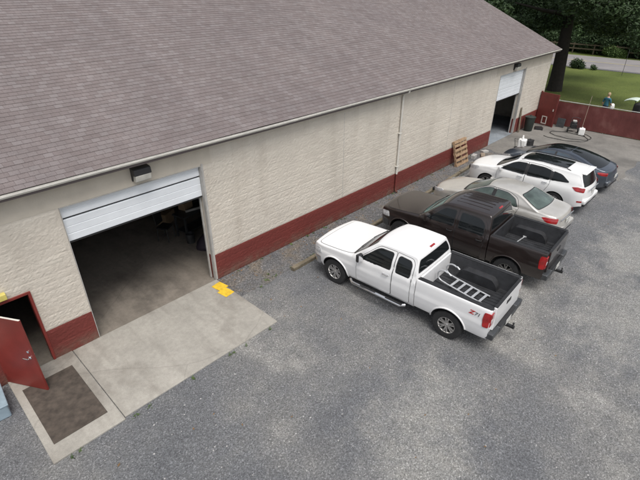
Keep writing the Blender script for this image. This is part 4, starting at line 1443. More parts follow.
# white SUV with black glass roof
suv = dict(W=1.89, wb=2.78, wr=.365, paint='pearl_paint', glass='glass', spokes=5, rim='alloy', handle='chrome', seal='black', belt=1.08, gap=.06,
    zs=[(-2.4, .42), (-1.9, .27), (1.9, .25), (2.38, .32)],
    inset=[(.22, .09), (.42, .02), (.70, .004), (.85, .0), (1.02, .02), (1.10, .055), (1.18, .10), (1.70, .30)],
    nose=(0.75, 0.28), tail=(0.55, 0.17),
    prof=[(2.34, .62, .10, 0, .14), (2.32, .86, .10, .01, .12), (2.18, 1.00, .10, .02, .07), (1.7, 1.09, .10, .03, .02), (1.20, 1.14, .08, .03, .06), (1.05, 1.17, .07, .03, .10),
          (.42, 1.56, .06, .03, .08), (.20, 1.64, .07, .03, .03), (-.25, 1.675, .08, .03, 0), (-1.2, 1.665, .08, .03, 0), (-1.80, 1.625, .07, .025, -.03), (-2.06, 1.59, .05, .02, -.06), (-2.10, 1.545, .05, .015, -.07), (-2.30, 1.15, .06, .0, -.09), (-2.36, .98, .06, 0, -.09), (-2.385, .72, .05, 0, -.10), (-2.40, .48, .05, 0, -.10)],
    doors=[dict(poly=[(1.00, .40), (1.00, 1.12), (.46, 1.49), (.25, 1.575), (-.12, 1.60), (-.12, .40)], r=[.06, .06, .08, .05, .02, .05], win=[(.88, 1.155), (.46, 1.445), (.26, 1.515), (-.07, 1.535), (-.07, 1.14)], wr=[.03, .08, .05, .03, .03], hx=.04, hz=1.02),
           dict(poly=[(-.145, .40), (-.145, 1.60), (-.75, 1.60), (-1.08, 1.52), (-1.12, 1.0), (-.98, .70), (-.90, .40)], r=[.05, .02, .1, .1, .1, .1, .05], win=[(-.20, 1.14), (-.20, 1.535), (-.75, 1.535), (-1.04, 1.49), (-1.06, 1.17)], wr=[.03, .03, .06, .05, .05], hx=-.94, hz=1.05)],
    quarter=[dict(poly=[(-1.14, 1.175), (-1.14, 1.485), (-1.45, 1.44), (-1.78, 1.25)], r=[.03, .03, .08, .05])],
    side_parts=[('taillight', [(-2.37, .97), (-2.37, 1.12), (-2.12, 1.15), (-1.93, 1.12), (-2.10, 1.00)], .03, 'red_lens', .008),
                ('headlight', [(2.30, .78), (2.30, .92), (1.86, 1.00), (1.78, .96), (2.0, .82)], .03, 'clear_lens', .006),
                ('pillar_trim', [(-.05, 1.14), (-.05, 1.534), (-.22, 1.534), (-.22, 1.14)], .01, 'black', .0150),
                ('pillar_trim', [(-1.03, 1.17), (-1.01, 1.49), (-1.16, 1.475), (-1.16, 1.18)], .01, 'black', .0150),
                ('lower_cladding', [(.94, .275), (.94, .36), (-.93, .36), (-.93, .275)], .02, 'black', .010),
                ('reflector', [(-2.385, .57), (-2.385, .63), (-2.22, .63), (-2.22, .57)], .015, 'red_lens', .006)],
    tops=[('hood', 2.22, 1.16, .0, .004, .12, 'pearl_paint'), ('cowl', 1.14, 1.06, .04, .007, .04, 'black'), ('windshield_seal', 1.075, .36, .0, .003, .07, 'black'), ('windshield', 1.06, .38, .018, .007, .07, 'glass'),
          ('rear_window_seal', -2.085, -2.30, .02, .004, .05, 'black'), ('rear_window', -2.092, -2.293, .045, .008, .05, 'glass')],
    tops_w=[('glass_roof', .20, -1.50, .50, .006, .08, 'glass')],
    mx=.85, mz=1.19,
    boxes=[('spoiler', (-2.13, 0, 1.60), (.22, 1.16, .04), 'pearl_paint', .018), ('licence_plate', (-2.475, 0, .88), (.02, .31, .155), 'plate', .004), ('tailgate_trim', (-2.47, 0, 1.02), (.03, 1.0, .045), 'chrome', .012), ('rear_bumper', (-2.40, 0, .58), (.22, 1.55, .20), 'pearl_paint', .07), ('lower_bumper', (-2.39, 0, .44), (.20, 1.4, .10), 'black', .03), ('grille', (2.44, 0, .70), (.08, .95, .16), 'black', .03)])
st, ssh = make_car('suv', 'white SUV with a long black glass roof panel', 'suv', 'cars parked along the wall', (12.98, -4.10, 0), PI / 2 - R(0.5), suv)
for sgn in (1, -1):
    b = MB()
    b.tube([(x, sgn * (ssh.hc(x) + .03), ssh.at(x)[1] + dz) for x, dz in ((.22, -.01), (.10, .035), (-.6, .045), (-1.5, .042), (-1.68, -.005))], 0.017, 8)
    b.build('roof_rail', 'black', st, smooth=True)

# dark blue-grey coupe-like sedan with a glass roof
coupe = dict(W=1.85, wb=2.875, wr=.335, paint='blue_paint', glass='glass', side_glass='blue_glass', spokes=7, rim='dark_alloy', handle='blue_paint', seal='steel', belt=.95,
    zs=[(-2.4, .34), (-1.9, .20), (1.9, .18), (2.3, .24)],
    inset=[(.16, .08), (.34, .02), (.55, .006), (.72, .0), (.88, .02), (.96, .055), (1.03, .11), (1.44, .36)],
    nose=(0.8, 0.30), tail=(0.7, 0.27),
    prof=[(2.28, .46, .10, 0, .18), (2.26, .60, .10, .01, .16), (2.10, .74, .10, .02, .10), (1.7, .87, .09, .03, .03), (1.28, .96, .08, .03, .06), (1.12, 1.00, .07, .03, .10),
          (.35, 1.36, .06, .03, .10), (.08, 1.425, .07, .03, .03), (-.25, 1.443, .08, .03, 0), (-.75, 1.415, .07, .03, -.02), (-1.2, 1.32, .06, .03, -.05), (-1.85, 1.10, .06, .02, -.10), (-2.12, 1.03, .05, .02, -.10), (-2.24, 1.02, .05, .01, -.12), (-2.29, .97, .05, .0, -.13), (-2.35, .75, .05, 0, -.14), (-2.37, .45, .05, 0, -.14)],
    doors=[dict(poly=[(1.02, .30), (1.02, .98), (.36, 1.325), (.10, 1.385), (-.12, 1.39), (-.12, .30)], r=[.06, .06, .08, .05, .02, .05], win=[(.90, 1.00), (.38, 1.275), (.12, 1.335), (-.09, 1.342), (-.09, .99)], wr=[.03, .08, .05, .03, .03], hx=.02, hz=.88),
           dict(poly=[(-.14, .30), (-.14, 1.39), (-.60, 1.375), (-1.05, 1.22), (-1.14, 1.0), (-1.02, .60), (-.92, .30)], r=[.05, .02, .1, .1, .08, .1, .05], win=[(-.17, .99), (-.17, 1.342), (-.58, 1.325), (-.98, 1.18), (-1.10, 1.02)], wr=[.03, .03, .08, .05, .05], hx=-.95, hz=.90)],
    quarter=[dict(poly=[(-1.15, 1.02), (-1.07, 1.145), (-1.40, 1.04)], r=[.02, .02, .02])],
    side_parts=[('taillight', [(-2.345, .80), (-2.345, .93), (-2.10, .955), (-1.98, .93), (-2.08, .84)], .03, 'red_lens', .008),
                ('pillar_trim', [(-.06, .99), (-.06, 1.338), (-.19, 1.338), (-.19, .99)], .01, 'black', .0150),
                ('headlight', [(2.24, .58), (2.24, .68), (1.80, .80), (1.72, .76), (1.95, .62)], .03, 'clear_lens', .006)],
    tops=[('hood', 2.14, 1.22, .0, .004, .12, 'blue_paint'), ('windshield', 1.14, .33, .012, .006, .07, 'glass'), ('roof_glass', .30, -.62, .04, .006, .05, 'glass'),
          ('rear_window', -.66, -1.98, .03, .006, .10, 'glass'), ('trunk_lid', -2.01, -2.22, .05, .005, .05, 'blue_paint')],
    mx=.85, mz=1.00,
    boxes=[('licence_plate', (-2.50, 0, .72), (.02, .31, .155), 'plate', .004), ('rear_bumper', (-2.37, 0, .48), (.2, 1.4, .20), 'blue_paint', .07), ('lower_bumper', (-2.36, 0, .33), (.2, 1.25, .09), 'black', .03)])
make_car('sedan', 'dark blue-grey sedan with a black glass roof beyond the white SUV', 'sedan', 'cars parked along the wall', (15.85, -4.20, 0), PI / 2 - R(2), coupe)

# ladder in the white truck's bed
def in_truck(tr, p):
    mt = Matrix.Translation(tr.location) @ Matrix.Rotation(tr.rotation_euler[2], 4, 'Z')
    return mt @ Vector(p)
lad = thing('ladder', 'silver aluminium ladder with hooked ends lying in the white pickup bed', 'ladder', in_truck(wt, (-1.76, -0.06, 0.845)), wt.rotation_euler[2] - R(5))
def rail_pts(y):
    pts = [(-0.58, y, .03), (-.2, y, .05), (.42, y, .10)]
    for k in range(0, 11):
        a = R(-80 + 20 * k)
        pts.append((.56 + .17 * math.cos(a) * 1.1, y, .29 + .17 * math.sin(a)))
    pts += [(.44, y, .45), (.36, y, .40)]
    return pts
for y in (0.21, -0.21):
    b = MB(); b.tube(rail_pts(y), 0.023, 10); b.build('rail', 'aluminium', lad, smooth=True)
for k in range(5):
    b = MB(); x = -.50 + k * .21
    b.box((x, 0, .04 + .03 * k / 4 + (.01 if k > 3 else 0)), (.062, .41, .024), ry=-.05)
    b.build('rung', 'aluminium', lad, bev=.005)

bar = thing('cargo_bar', 'silver bar lying across the brown pickup bed', 'bar', in_truck(bt, (-1.62, 0.0, .852)), bt.rotation_euler[2])
b = MB(); b.tube([(0, .42, .022), (-.12, -.52, .022)], .02, 10); b.build('tube', 'aluminium', bar, smooth=True)
b = MB(); b.box((-.13, -.56, .032), (.11, .08, .05), rz=.1); b.build('foot', 'aluminium', bar, bev=.015)

# ------------------------------------------------------------------ parking timbers
tim0 = None
tl_ = ['shorter weathered timber in front of the white pickup', 'weathered timber lying between the white and the brown pickup noses', 'weathered timber in front of the brown pickup hood',
       'weathered timber ahead of the beige sedan', 'weathered timber between the beige sedan and the white SUV', 'weathered timber below the leaning pallet', 'last weathered timber beyond the pallet']
xx = 1.95
for i in range(6):
    Lg = [1.25, 2.35, 2.4, 2.4, 2.4, 2.3][i]
    b = MB()
    n = 10
    pr = [(-.068, -.06), (.068, -.06), (.07, .045), (.055, .062), (-.055, .062), (-.07, .045)]
    vs = [(Lg * (k / n - .5), p[0] + .008 * noise.noise(Vector((k * .7, i, p[1] * 9))), p[1] + .008 * noise.noise(Vector((k * .7, i + 5, p[0] * 9)))) for k in range(n + 1) for p in pr]
    fs = [(k * 6 + j, k * 6 + (j + 1) % 6, (k + 1) * 6 + (j + 1) % 6, (k + 1) * 6 + j) for k in range(n) for j in range(6)] + [tuple(range(6)), tuple(n * 6 + j for j in range(6))]
    b.add(vs, fs)
    o = b.build('timber', 'old_wood', smooth=True, angle=30)
    y = piece([(2, -1.29), (7, -1.28), (11.1, -1.10), (15, -.86)], xx + Lg / 2, False)
    o.location = (xx + Lg / 2, y, .06)
    o.rotation_euler = (0, 0, R([1, -.5, 1.2, 2.5, 3.6, 3.6][i]))
    tag(o, tl_[i], 'timber', 'landscape timbers along the gravel edge')
    xx += Lg + .06

# ------------------------------------------------------------------ pallet leaning on the wall
pal = thing('pallet', 'pale wooden pallet leaning upright against the red and cream wall', 'pallet', (14.3, -0.40, 0.0))
rx = R(-15)
tilt = Matrix.Rotation(rx, 4, 'X')
def pal_part(name, c, s):
    b = MB()
    b.box((0, 0, 0), s)
    o = b.build(name, 'wood', pal, bev=.004)
    o.location = tilt @ Vector(c); o.rotation_euler = (rx, 0, 0)
for x in (-.55, 0, .55):
    pal_part('stringer', (x, 0, .62), (.045, .09, 1.22))
for z in (.06, .30, .54, .78, 1.00, 1.17):
    pal_part('deck_board', (0, -.056, z), (1.17, .02, .125))
for z in (.08, .62, 1.16):
    pal_part('bottom_board', (0, .056, z), (1.17, .02, .125))

# broken blocks and boards by the pallet
for i, (x, y, s, rz, lb, mt) in enumerate([(16.1, -.62, (.55, .2, .10), .5, 'pale broken plank on the dirt by the wall beyond the pallet', 'pale_wood'), (15.5, -.42, (.40, .2, .19), .15, 'grey block lying beside the pallet foot', 'jamb_grey'), (16.7, -.42, (.36, .24, .12), -.4, 'flat grey slab piece near the far garage doorway', 'jamb_grey')]):
    b = MB(); b.box((0, 0, 0), s)
    o = b.build('plank' if i == 0 else 'concrete_block', mt, bev=.012); o.location = (x, y, s[2] / 2 + .005); o.rotation_euler = (0, 0, rz)
    tag(o, lb, 'plank' if i == 0 else 'block')

# ------------------------------------------------------------------ fence, gate and clutter by it
fx = 24.80
fence = thing('privacy_fence', 'low red fabric-covered chain-link fence with grey top rail', 'fence', (fx, -5.0, 0))
b = MB()
nyy, nzz = 160, 10
vs, fs = [], []
for i in range(nyy + 1):
    y = -1.0 + (-15.0 + 1.0) * i / nyy
    for k in range(nzz + 1):
        z = .04 + 1.42 * k / nzz
        d = .025 * noise.noise(Vector((y * 1.1, z * 1.2, 4))) + .012 * noise.noise(Vector((y * 4, z * 1.5, 8)))
        vs.append((d, y + 5.0, z))
for i in range(nyy):
    for k in range(nzz):
        a = i * (nzz + 1) + k
        fs.append((a, a + 1, a + nzz + 2, a + nzz + 1))
m0 = len(vs)
vs += [(v[0] + .012, v[1], v[2]) for v in vs]
fs += [tuple(q + m0 for q in f[::-1]) for f in fs]
b.add(vs, fs)
b.build('fabric', 'screen', fence, smooth=True, fix=False)
b = MB(); b.tube([(.05, 5.0 - 1.0, 1.50), (.05, 5.0 - 15.0, 1.50)], .024, 8); b.build('top_rail', 'jamb_grey', fence, smooth=True)
for y in (-1.05, -3.9, -6.8, -9.7, -12.6):
    b = MB(); b.tube([(.05, y + 5, 0), (.05, y + 5, 1.55)], .03, 8); b.build('post', 'jamb_grey', fence, smooth=True)

gate = thing('board_gate', 'tall red plywood gate between the building corner and the fence', 'gate', (24.2, -0.62, 0))
b = MB(); b.box((0, 0, 1.0), (.05, 1.14, 1.92), rz=R(-14)); gl = b.build('board_panel', 'red_wood', gate, bev=.005)
b = MB(); b.box((.20, .54, 1.0), (.09, .09, 2.0)); b.build('post', 'red_wood', gate, bev=.005)
b = MB(); b.box((-.13, -.58, .98), (.09, .09, 1.96)); b.build('post', 'red_wood', gate, bev=.005)
b = MB(); b.box((-.15, -.45, 1.02), (.03, .05, .13), rz=R(-14)); b.build('latch', 'trim_white', gate, bev=.006)
pd = MB()
mt_ = Matrix.Rotation(R(-14), 4, 'Z')
for (y, z, sy, sz) in ((-.02, .56, .34, .05), (-.02, .14, .34, .05), (.125, .35, .05, .37), (-.165, .35, .05, .37)):
    c = mt_ @ Vector((-.034, y, z)); pd.box(c, (.02, sy, sz), rz=R(-14))
pd.build('flap_frame', 'trim_white', gate)

# dustbin by the doorway, plank beside it
can = thing('trash_can', 'dark green lidded trash can beside the far garage doorway', 'trash can', (22.35, -0.42, 0.008))
b = MB(); b.lathe([(.001, 0), (.22, 0), (.235, .02), (.285, .80), (.30, .80), (.30, .83), (.27, .83)], 24); b.build('bin', 'can_green', can, smooth=True)
b = MB(); b.lathe([(.001, .91), (.12, .905), (.26, .86), (.31, .84), (.31, .815), (.28, .815)], 24); b.box((0, 0, .925), (.16, .04, .04)); b.build('lid', 'can_green', can, smooth=True)
b = MB(); b.box((0, 0, .72), (.16, .03, 1.44)); o = b.build('plank', 'old_wood', bev=.003); o.location = (21.62, -.17, .01); o.rotation_euler = (R(-5), 0, 0)
tag(o, 'weathered plank standing upright against the wall next to the trash can', 'plank')
b = MB()
for k in range(3):
    b.box((0, 0, .02 + .03 * k), (.62 - .05 * k, .50 - .04 * k, .03), rz=.1 * k)
o = b.build('rubber_mat', 'black', bev=.008); o.location = (23.2, -.75, .008); o.rotation_euler = (0, 0, .3)
tag(o, 'black folded mats on the concrete before the tall red gate', 'mat')
b = MB(); b.box((0, 0, .27), (.07, .46, .54)); o = b.build('grey_panel', 'steel', bev=.01); o.location = (24.45, -1.55, .01); o.rotation_euler = (0, R(12), 0)
tag(o, 'small grey panel leaning on the red fence near the gate', 'panel')

# pressure washer
pw = thing('pressure_washer', 'black wheeled pressure washer standing by the red fence', 'pressure washer', (24.0, -2.45, 0.008), R(20))
b = MB(); b.box((0, 0, .36), (.36, .34, .26)); b.lathe([(.001, .62), (.15, .61), (.17, .56), (.17, .46)], 18); b.build('engine', 'black', pw, bev=.03)
b = MB(); b.box((.02, .0, .64), (.26, .22, .08)); b.build('fuel_tank', 'jamb_grey', pw, bev=.03)
b = MB()
for y in (.22, -.22):
    b.tube([(.30, y, .06), (.30, y, .20), (-.22, y, .20), (-.30, y, .45), (-.38, y, .90), (-.40, 0, .95)], .014, 8)
b.tube([(.30, .22, .10), (.30, -.22, .10)], .014, 8)
b.build('frame', 'steel', pw, smooth=True)
for y in (.28, -.28):
    b = MB(); b.lathe([(.05, -.03), (.13, -.035), (.15, -.02), (.15, .02), (.13, .035), (.05, .03)], 20, 'Y', c=(-.16, y, .15), close=True); b.build('wheel', 'tyre', pw, smooth=True)
b = MB()
b.tube([(.18, -.1, .30), (.40, -.3, .30), (.34, -.45, .1), (.2, -.5, .02)], .012, 8)
b.build('pump_hose', 'hose', pw, smooth=True)

# hose coiled on the concrete
pts = []
for i in range(140):
    t = i / 139
    a = t * 2 * PI * 1.6 + 2.2
    rr = 1.0 + .45 * noise.noise(Vector((t * 4, 1, 1)))
    pts.append((22.35 + rr * .75 * math.cos(a) + .9 * t, -2.55 + rr * 1.25 * math.sin(a) * (1 - .25 * t), .022 + .012 * (1 + math.sin(7 * a))))
pts += [(23.4, -3.35, .03), (23.8, -3.1, .03)]
b = MB(); b.tube(pts, .016, 8)
tag(b.build('hose', 'hose', smooth=True), 'long black hose looping over the concrete before the red fence', 'hose')

# white jug by the fence with a pole leaning behind
jg = thing('jug', 'white plastic jug at the foot of the leaning pole', 'jug', (23.62, -3.05, 0.008), .3)
b = MB(); b.box((0, 0, .20), (.32, .32, .40)); b.build('body', 'white_plastic', jg, bev=.05, seg=3)
b = MB(); b.tube([(.05, 0, .395), (.05, 0, .45)], .04, 12); b.build('cap', 'white_plastic', jg, smooth=True)
b = MB(); b.tube([(23.98, -2.92, .01), (24.72, -2.80, 2.05)], .012, 8)
tag(b.build('pole', 'pale_wood', smooth=True), 'thin pale wooden pole leaning on the red fence', 'pole')

# cart with white jugs and a black box near the white SUV's nose
ct = thing('hand_cart', 'low dark flat cart with wheels beyond the white SUV hood', 'cart', (18.35, -1.85, 0.008), R(-20))
b = MB(); b.box((0, 0, .22), (1.0, .60, .05)); b.build('deck', 'black', ct, bev=.01)
for sx in (-.38, .38):
    for sy in (-.26, .26):
        b = MB(); b.lathe([(.02, -.025), (.09, -.03), (.10, 0), (.09, .03), (.02, .025)], 16, 'Y', c=(sx, sy, .10), close=True); b.build('wheel', 'tyre', ct, smooth=True)
b = MB(); b.tube([(-.5, .2, .22), (-.66, .2, .75), (-.66, -.2, .75), (-.5, -.2, .22)], .014, 8); b.build('handle', 'steel', ct, smooth=True)
mc = Matrix.Translation((18.35, -1.85, 0.008)) @ Matrix.Rotation(R(-20), 4, 'Z')
for i, (x, y, s, lb) in enumerate([(-.22, .05, 1.0, 'largest white jug standing on the dark cart')]):
    p = mc @ Vector((x, y, .2455))
    j = thing('jug', lb, 'jug', p, .2)
    b = MB(); b.box((0, 0, .22 * s), (.42 * s, .40 * s, .44 * s)); b.build('body', 'white_plastic', j, bev=.06, seg=3)
    b = MB(); b.tube([(.08, .02, .42 * s), (.10, .03, .62 * s)], [.06, .035], 12); b.build('spout', 'white_plastic', j, smooth=True)
    b = MB(); b.tube([(-.14, 0, .43), (-.12, 0, .52), (.02, 0, .52), (.05, 0, .45)], .018, 8); b.build('handle', 'white_plastic', j, smooth=True)
p = mc @ Vector((.27, .02, .2455))
bx = thing('tool_box', 'black plastic tool box on the cart beside the white jug', 'tool box', p, -.1)
b = MB(); b.box((0, 0, .14), (.46, .30, .28)); b.build('body', 'black', bx, bev=.02)
b = MB(); b.box((0, 0, .31), (.48, .32, .05)); b.build('lid', 'black', bx, bev=.02)
b = MB(); b.tube([(-.1, 0, .33), (-.1, 0, .39), (.1, 0, .39), (.1, 0, .33)], .014, 8); b.build('handle', 'steel', bx, smooth=True)

# pale blue tote at the left edge
tt = thing('tote', 'pale blue-grey plastic tote left of the entrance slab', 'tote', (-6.12, -0.62, 0.0), R(-4))
b = MB(); b.box((0, 0, .16), (.62, .84, .32)); b.build('bin', 'tote_blue', tt, bev=.03)
b = MB(); b.box((0, 0, .335), (.66, .88, .035)); b.build('lid', 'tote_blue', tt, bev=.014)

# ------------------------------------------------------------------ inside the garages
wbn = thing('workbench', 'dark workbench with a grey top inside the near garage', 'workbench', (1.35, 3.15, 0.012), R(12))
b = MB(); b.box((0, 0, .86), (1.5, .6, .06)); b.build('top', 'steel', wbn, bev=.01)
for sx in (-.68, .68):
    for sy in (-.24, .24):
        b = MB(); b.box((sx, sy, .415), (.06, .06, .83)); b.build('leg', 'steel', wbn)
b = MB(); b.box((0, 0, .25), (1.36, .5, .03)); b.build('shelf', 'steel', wbn)
b = MB(); b.tube([(0, 0, 0), (.75, -.12, 0)], .045, 12); o = b.build('pipe', 'jamb_grey', smooth=True); o.location = (.95, 3.02, .95)
tag(o, 'short pale pipe lying on the workbench in the near garage', 'pipe')
ch = thing('shop_stool', 'black shop chair standing inside the near garage', 'chair', (0.25, 3.35, 0.012), R(30))
b = MB(); b.box((0, 0, .50), (.44, .42, .07)); b.build('seat', 'black', ch, bev=.03)
b = MB(); b.box((0, .22, .82), (.42, .05, .46), rx=-.12); b.build('backrest', 'black', ch, bev=.03)
for sx in (-.19, .19):
    for sy in (-.18, .18):
        b = MB(); b.tube([(sx, sy, .48), (sx * 1.15, sy * 1.15, 0)], .016, 8); b.build('leg', 'steel', ch, smooth=True)
tp = MB()
n, m_ = 18, 10
vs = []
for k in range(m_ + 1):
    for i in range(n):
        a = 2 * PI * i / n; f = k / m_
        rr = (.55 * math.cos(f * PI / 2) ** .6 if f < 1 else 0) * (1 + .25 * noise.noise(Vector((math.cos(a) * 1.5, math.sin(a) * 1.5, f * 2))))
        vs.append((rr * math.cos(a), rr * math.sin(a) * .7, .62 * f * (1 + .2 * noise.noise(Vector((math.cos(a), math.sin(a), 3))))))
tp.add(vs, [(k * n + i, k * n + (i + 1) % n, (k + 1) * n + (i + 1) % n, (k + 1) * n + i) for k in range(m_) for i in range(n)])
o = tp.build('tarp', 'purple_tarp', smooth=True, angle=80); o.location = (1.15, 1.9, .012)
tag(o, 'dark purple tarp heaped on the near garage floor by the right jamb', 'tarp')
for k, (x, y, z, lb) in enumerate([(2.35, 4.6, 0.012, 'bottom tyre of the stack inside the near garage'), (2.38, 4.58, 0.222, 'middle tyre of the stack inside the near garage'), (2.33, 4.62, 0.432, 'top tyre of the stack inside the near garage')]):
    ty = MB(); ty.lathe([(.19, .02), (.30, .0), (.335, .05), (.335, .16), (.30, .205), (.19, .185)], 26, close=True)
    o = ty.build('spare_tyre', 'tyre', smooth=True, angle=35); o.location = (x, y, z); tag(o, lb, 'tyre')
M['cardboard'] = simple('cardboard', (0.27, 0.19, 0.115), 0.85)
for k, (x, y, z, sx, sy, sz, rz, lb) in enumerate([(1.15, 3.35, .905, .40, .30, .26, .3, 'cardboard box on the near garage workbench'), (.9, 4.6, .012, .6, .5, .42, .5, 'large cardboard box on the near garage floor behind the workbench')]):
    b = MB(); b.box((0, 0, sz / 2), (sx, sy, sz)); b.box((0, -sy * .25, sz + .004), (sx, sy * .47, .006)); b.box((0, sy * .25, sz + .004), (sx, sy * .47, .006))
    o = b.build('carton', 'cardboard'); o.location = (x, y, z); o.rotation_euler = (0, 0, rz); tag(o, lb, 'box')
b = MB(); b.lathe([(.001, 0), (.14, 0), (.155, .34), (.145, .34), (.13, .02), (.001, .02)], 20)
o = b.build('pail', 'steel', smooth=True); o.location = (.72, 2.55, .012); tag(o, 'grey pail on the floor in the near garage before the workbench', 'pail')
cab = thing('tool_cabinet', 'dark tool cabinet inside the far garage', 'cabinet', (22.6, 3.2, 0.02), R(5))
b = MB(); b.box((0, 0, .55), (1.2, .5, 1.0)); b.build('carcass', 'red_wood', cab, bev=.01)
for k in range(4):
    b = MB(); b.box((0, -.262, .20 + .24 * k), (1.1, .02, .20)); d = b.build('drawer', 'black', cab, bev=.005)
    h_ = MB(); h_.box((0, -.285, .26 + .24 * k), (.5, .02, .02)); h_.build('handle', 'chrome', d)
b = MB(); b.tube([(0, 0, 0), (.7, 0, .0)], .05, 10); o = b.build('pipe', 'jamb_grey', smooth=True); o.location = (21.9, 3.1, 1.10); tag(o, 'grey pipe lying on the tool cabinet in the far garage', 'pipe')

# ------------------------------------------------------------------ person and mower beyond the fence
def make_person(loc, rz):
    t = thing('person', 'person with fair hair and a teal shirt on the lawn behind the red fence', 'person', loc, rz)
    J, E, Rr = [], [], []
    def j(p, r, parent=None):
        J.append(p); Rr.append(r)
        if parent is not None:
            E.append((parent, len(J) - 1))
        return len(J) - 1
    pelvis = j((0, 0, .94), (.165, .12))
    waist = j((0, 0, 1.10), (.145, .105), pelvis)
    chest = j((0, .005, 1.30), (.17, .115), waist)
    upper = j((0, 0, 1.42), (.14, .09), chest)
    neck = j((0, .01, 1.50), (.055, .055), upper)
    jaw = j((0, .03, 1.575), (.068, .075), neck)
    head = j((0, .025, 1.66), (.078, .095), jaw)
    crown = j((0, .015, 1.735), (.06, .07), head)
    for s in (1, -1):
        hip = j((s * .10, 0, .88), (.092, .095), pelvis)
        knee = j((s * .11, .02, .50), (.058, .060), hip)
        ank = j((s * .115, -.01, .10), (.042, .045), knee)
        toe = j((s * .135, .14, .045), (.042, .032), ank)
        shd = j((s * .19, 0, 1.40), (.062, .062), upper)
        elb = j((s * .25, .04 if s > 0 else -.02, 1.13), (.043, .043), shd)
        wr = j((s * .22, .24 if s > 0 else .06, .99 if s > 0 else .90), (.027, .030), elb)
        d = (Vector(J[wr]) - Vector(J[elb])).normalized()
        side_ = Vector((0, 0, 1)).cross(d).normalized() if abs(d.z) < .9 else Vector((0, 1, 0))
        palm = j(tuple(Vector(J[wr]) + d * .07), (.034, .018), wr)
        for k, (off, ln) in enumerate(((-.03, .075), (-.01, .085), (.01, .08), (.03, .062))):
            a = Vector(J[palm]) + d * .035 + side_ * off
            f1 = j(tuple(a), (.0095, .0095), palm)
            f2 = j(tuple(a + d * ln * .5 - Vector((0, 0, .012))), (.009, .009), f1)
            j(tuple(a + d * ln * .8 - Vector((0, 0, .034))), (.008, .008), f2)
        th = j(tuple(Vector(J[palm]) - side_ * .042), (.011, .011), palm)
        j(tuple(Vector(J[palm]) - side_ * .055 + d * .045), (.0095, .0095), th)
    me = bpy.data.meshes.new('body')
    me.from_pydata(J, E, [])
    o = bpy.data.objects.new('body', me); COL.objects.link(o)
    sk = o.modifiers.new('skin', 'SKIN')
    for i, r in enumerate(Rr):
        me.skin_vertices[0].data[i].radius = r
    me.skin_vertices[0].data[0].use_root = True
    sb = o.modifiers.new('sub', 'SUBSURF'); sb.levels = 2; sb.render_levels = 2
    bpy.context.view_layer.update()
    apply_mods(o)
    o.name = 'body'
    md = o.data
    md.materials.clear()
    for k in ('skin', 'teal_shirt', 'jeans', 'shoe'):
        md.materials.append(M[k])
    for p in md.polygons:
        c = p.center
        r_ = math.hypot(c.x, 0)
        if c.z < .085: p.material_index = 3
        elif c.z < .98 and r_ < .20 and c.y < .16 and not (r_ > .19): p.material_index = 2
        elif 1.0 <= c.z < 1.475 and (r_ < .20 or c.z > 1.17): p.material_index = 1
        elif .96 <= c.z < 1.0 and r_ < .19: p.material_index = 1
        else: p.material_index = 0
        p.use_smooth = True
    o.parent = t
    # hair cap, face
    b = MB()
    n = 20
    vs, fs = [], []
    for k in range(9):
        f = k / 8 * R(108)
        for i in range(n):
            a = 2 * PI * i / n
            front = max(0, math.sin(a))
            ff = f * (1 - .42 * front)
            vs.append((.090 * math.sin(ff) * math.cos(a), .018 + .108 * math.sin(ff) * math.sin(a), 1.675 + .122 * math.cos(ff)))
    for k in range(8):
        for i in range(n):
            fs.append((k * n + i, k * n + (i + 1) % n, (k + 1) * n + (i + 1) % n, (k + 1) * n + i))
    b.add(vs, fs)
    b.build('hair', 'hair', t, smooth=True, angle=80)
    for s in (1, -1):
        b = MB(); b.lathe([(.001, .012), (.009, .008), (.012, 0), (.009, -.008), (.001, -.012)], 10, 'Y', c=(s * .032, .112, 1.665)); b.build('eye', 'eye', t, smooth=True)
        b = MB(); b.lathe([(.001, .012), (.02, .008), (.03, 0), (.02, -.008), (.001, -.012)], 10, 'X', c=(s * .083, .015, 1.65)); b.build('ear', 'skin', t, smooth=True)
    b = MB(); b.tube([(0, .112, 1.672), (0, .134, 1.632), (0, .112, 1.625)], [.009, .016, .012], 8); b.build('nose', 'skin', t, smooth=True)
    b = MB(); b.tube([(-.024, .104, 1.598), (0, .113, 1.597), (.024, .104, 1.598)], .0065, 8); b.build('mouth', 'lip', t, smooth=True)
    return t
pl_ = (28.0, -2.95, -0.012)
prz = R(-110)
make_person(pl_, prz)
mp = Matrix.Translation(pl_) @ Matrix.Rotation(prz, 4, 'Z')
b = MB()
n, m_ = 16, 12
vs = []
for k in range(m_ + 1):
    f = k / m_
    for i in range(n):
        a = 2 * PI * i / n
        rr = .17 * (math.sin(PI * min(1, .12 + f * .80)) ** .55) * (1 + .18 * noise.noise(Vector((math.cos(a) * 2, math.sin(a) * 2, f * 3))))
        if k == 0:
            rr = .03
        vs.append((rr * math.cos(a), rr * .8 * math.sin(a), -.42 + .42 * f))
b.add(vs, [(k * n + i, k * n + (i + 1) % n, (k + 1) * n + (i + 1) % n, (k + 1) * n + i) for k in range(m_) for i in range(n)] + [tuple(range(n)), tuple(m_ * n + i for i in range(n))])
o = b.build('bag', 'white_plastic', smooth=True, angle=70)
o.location = mp @ Vector((.20, .36, 1.10)); tag(o, 'white bag held in front by the person in the teal shirt', 'bag')

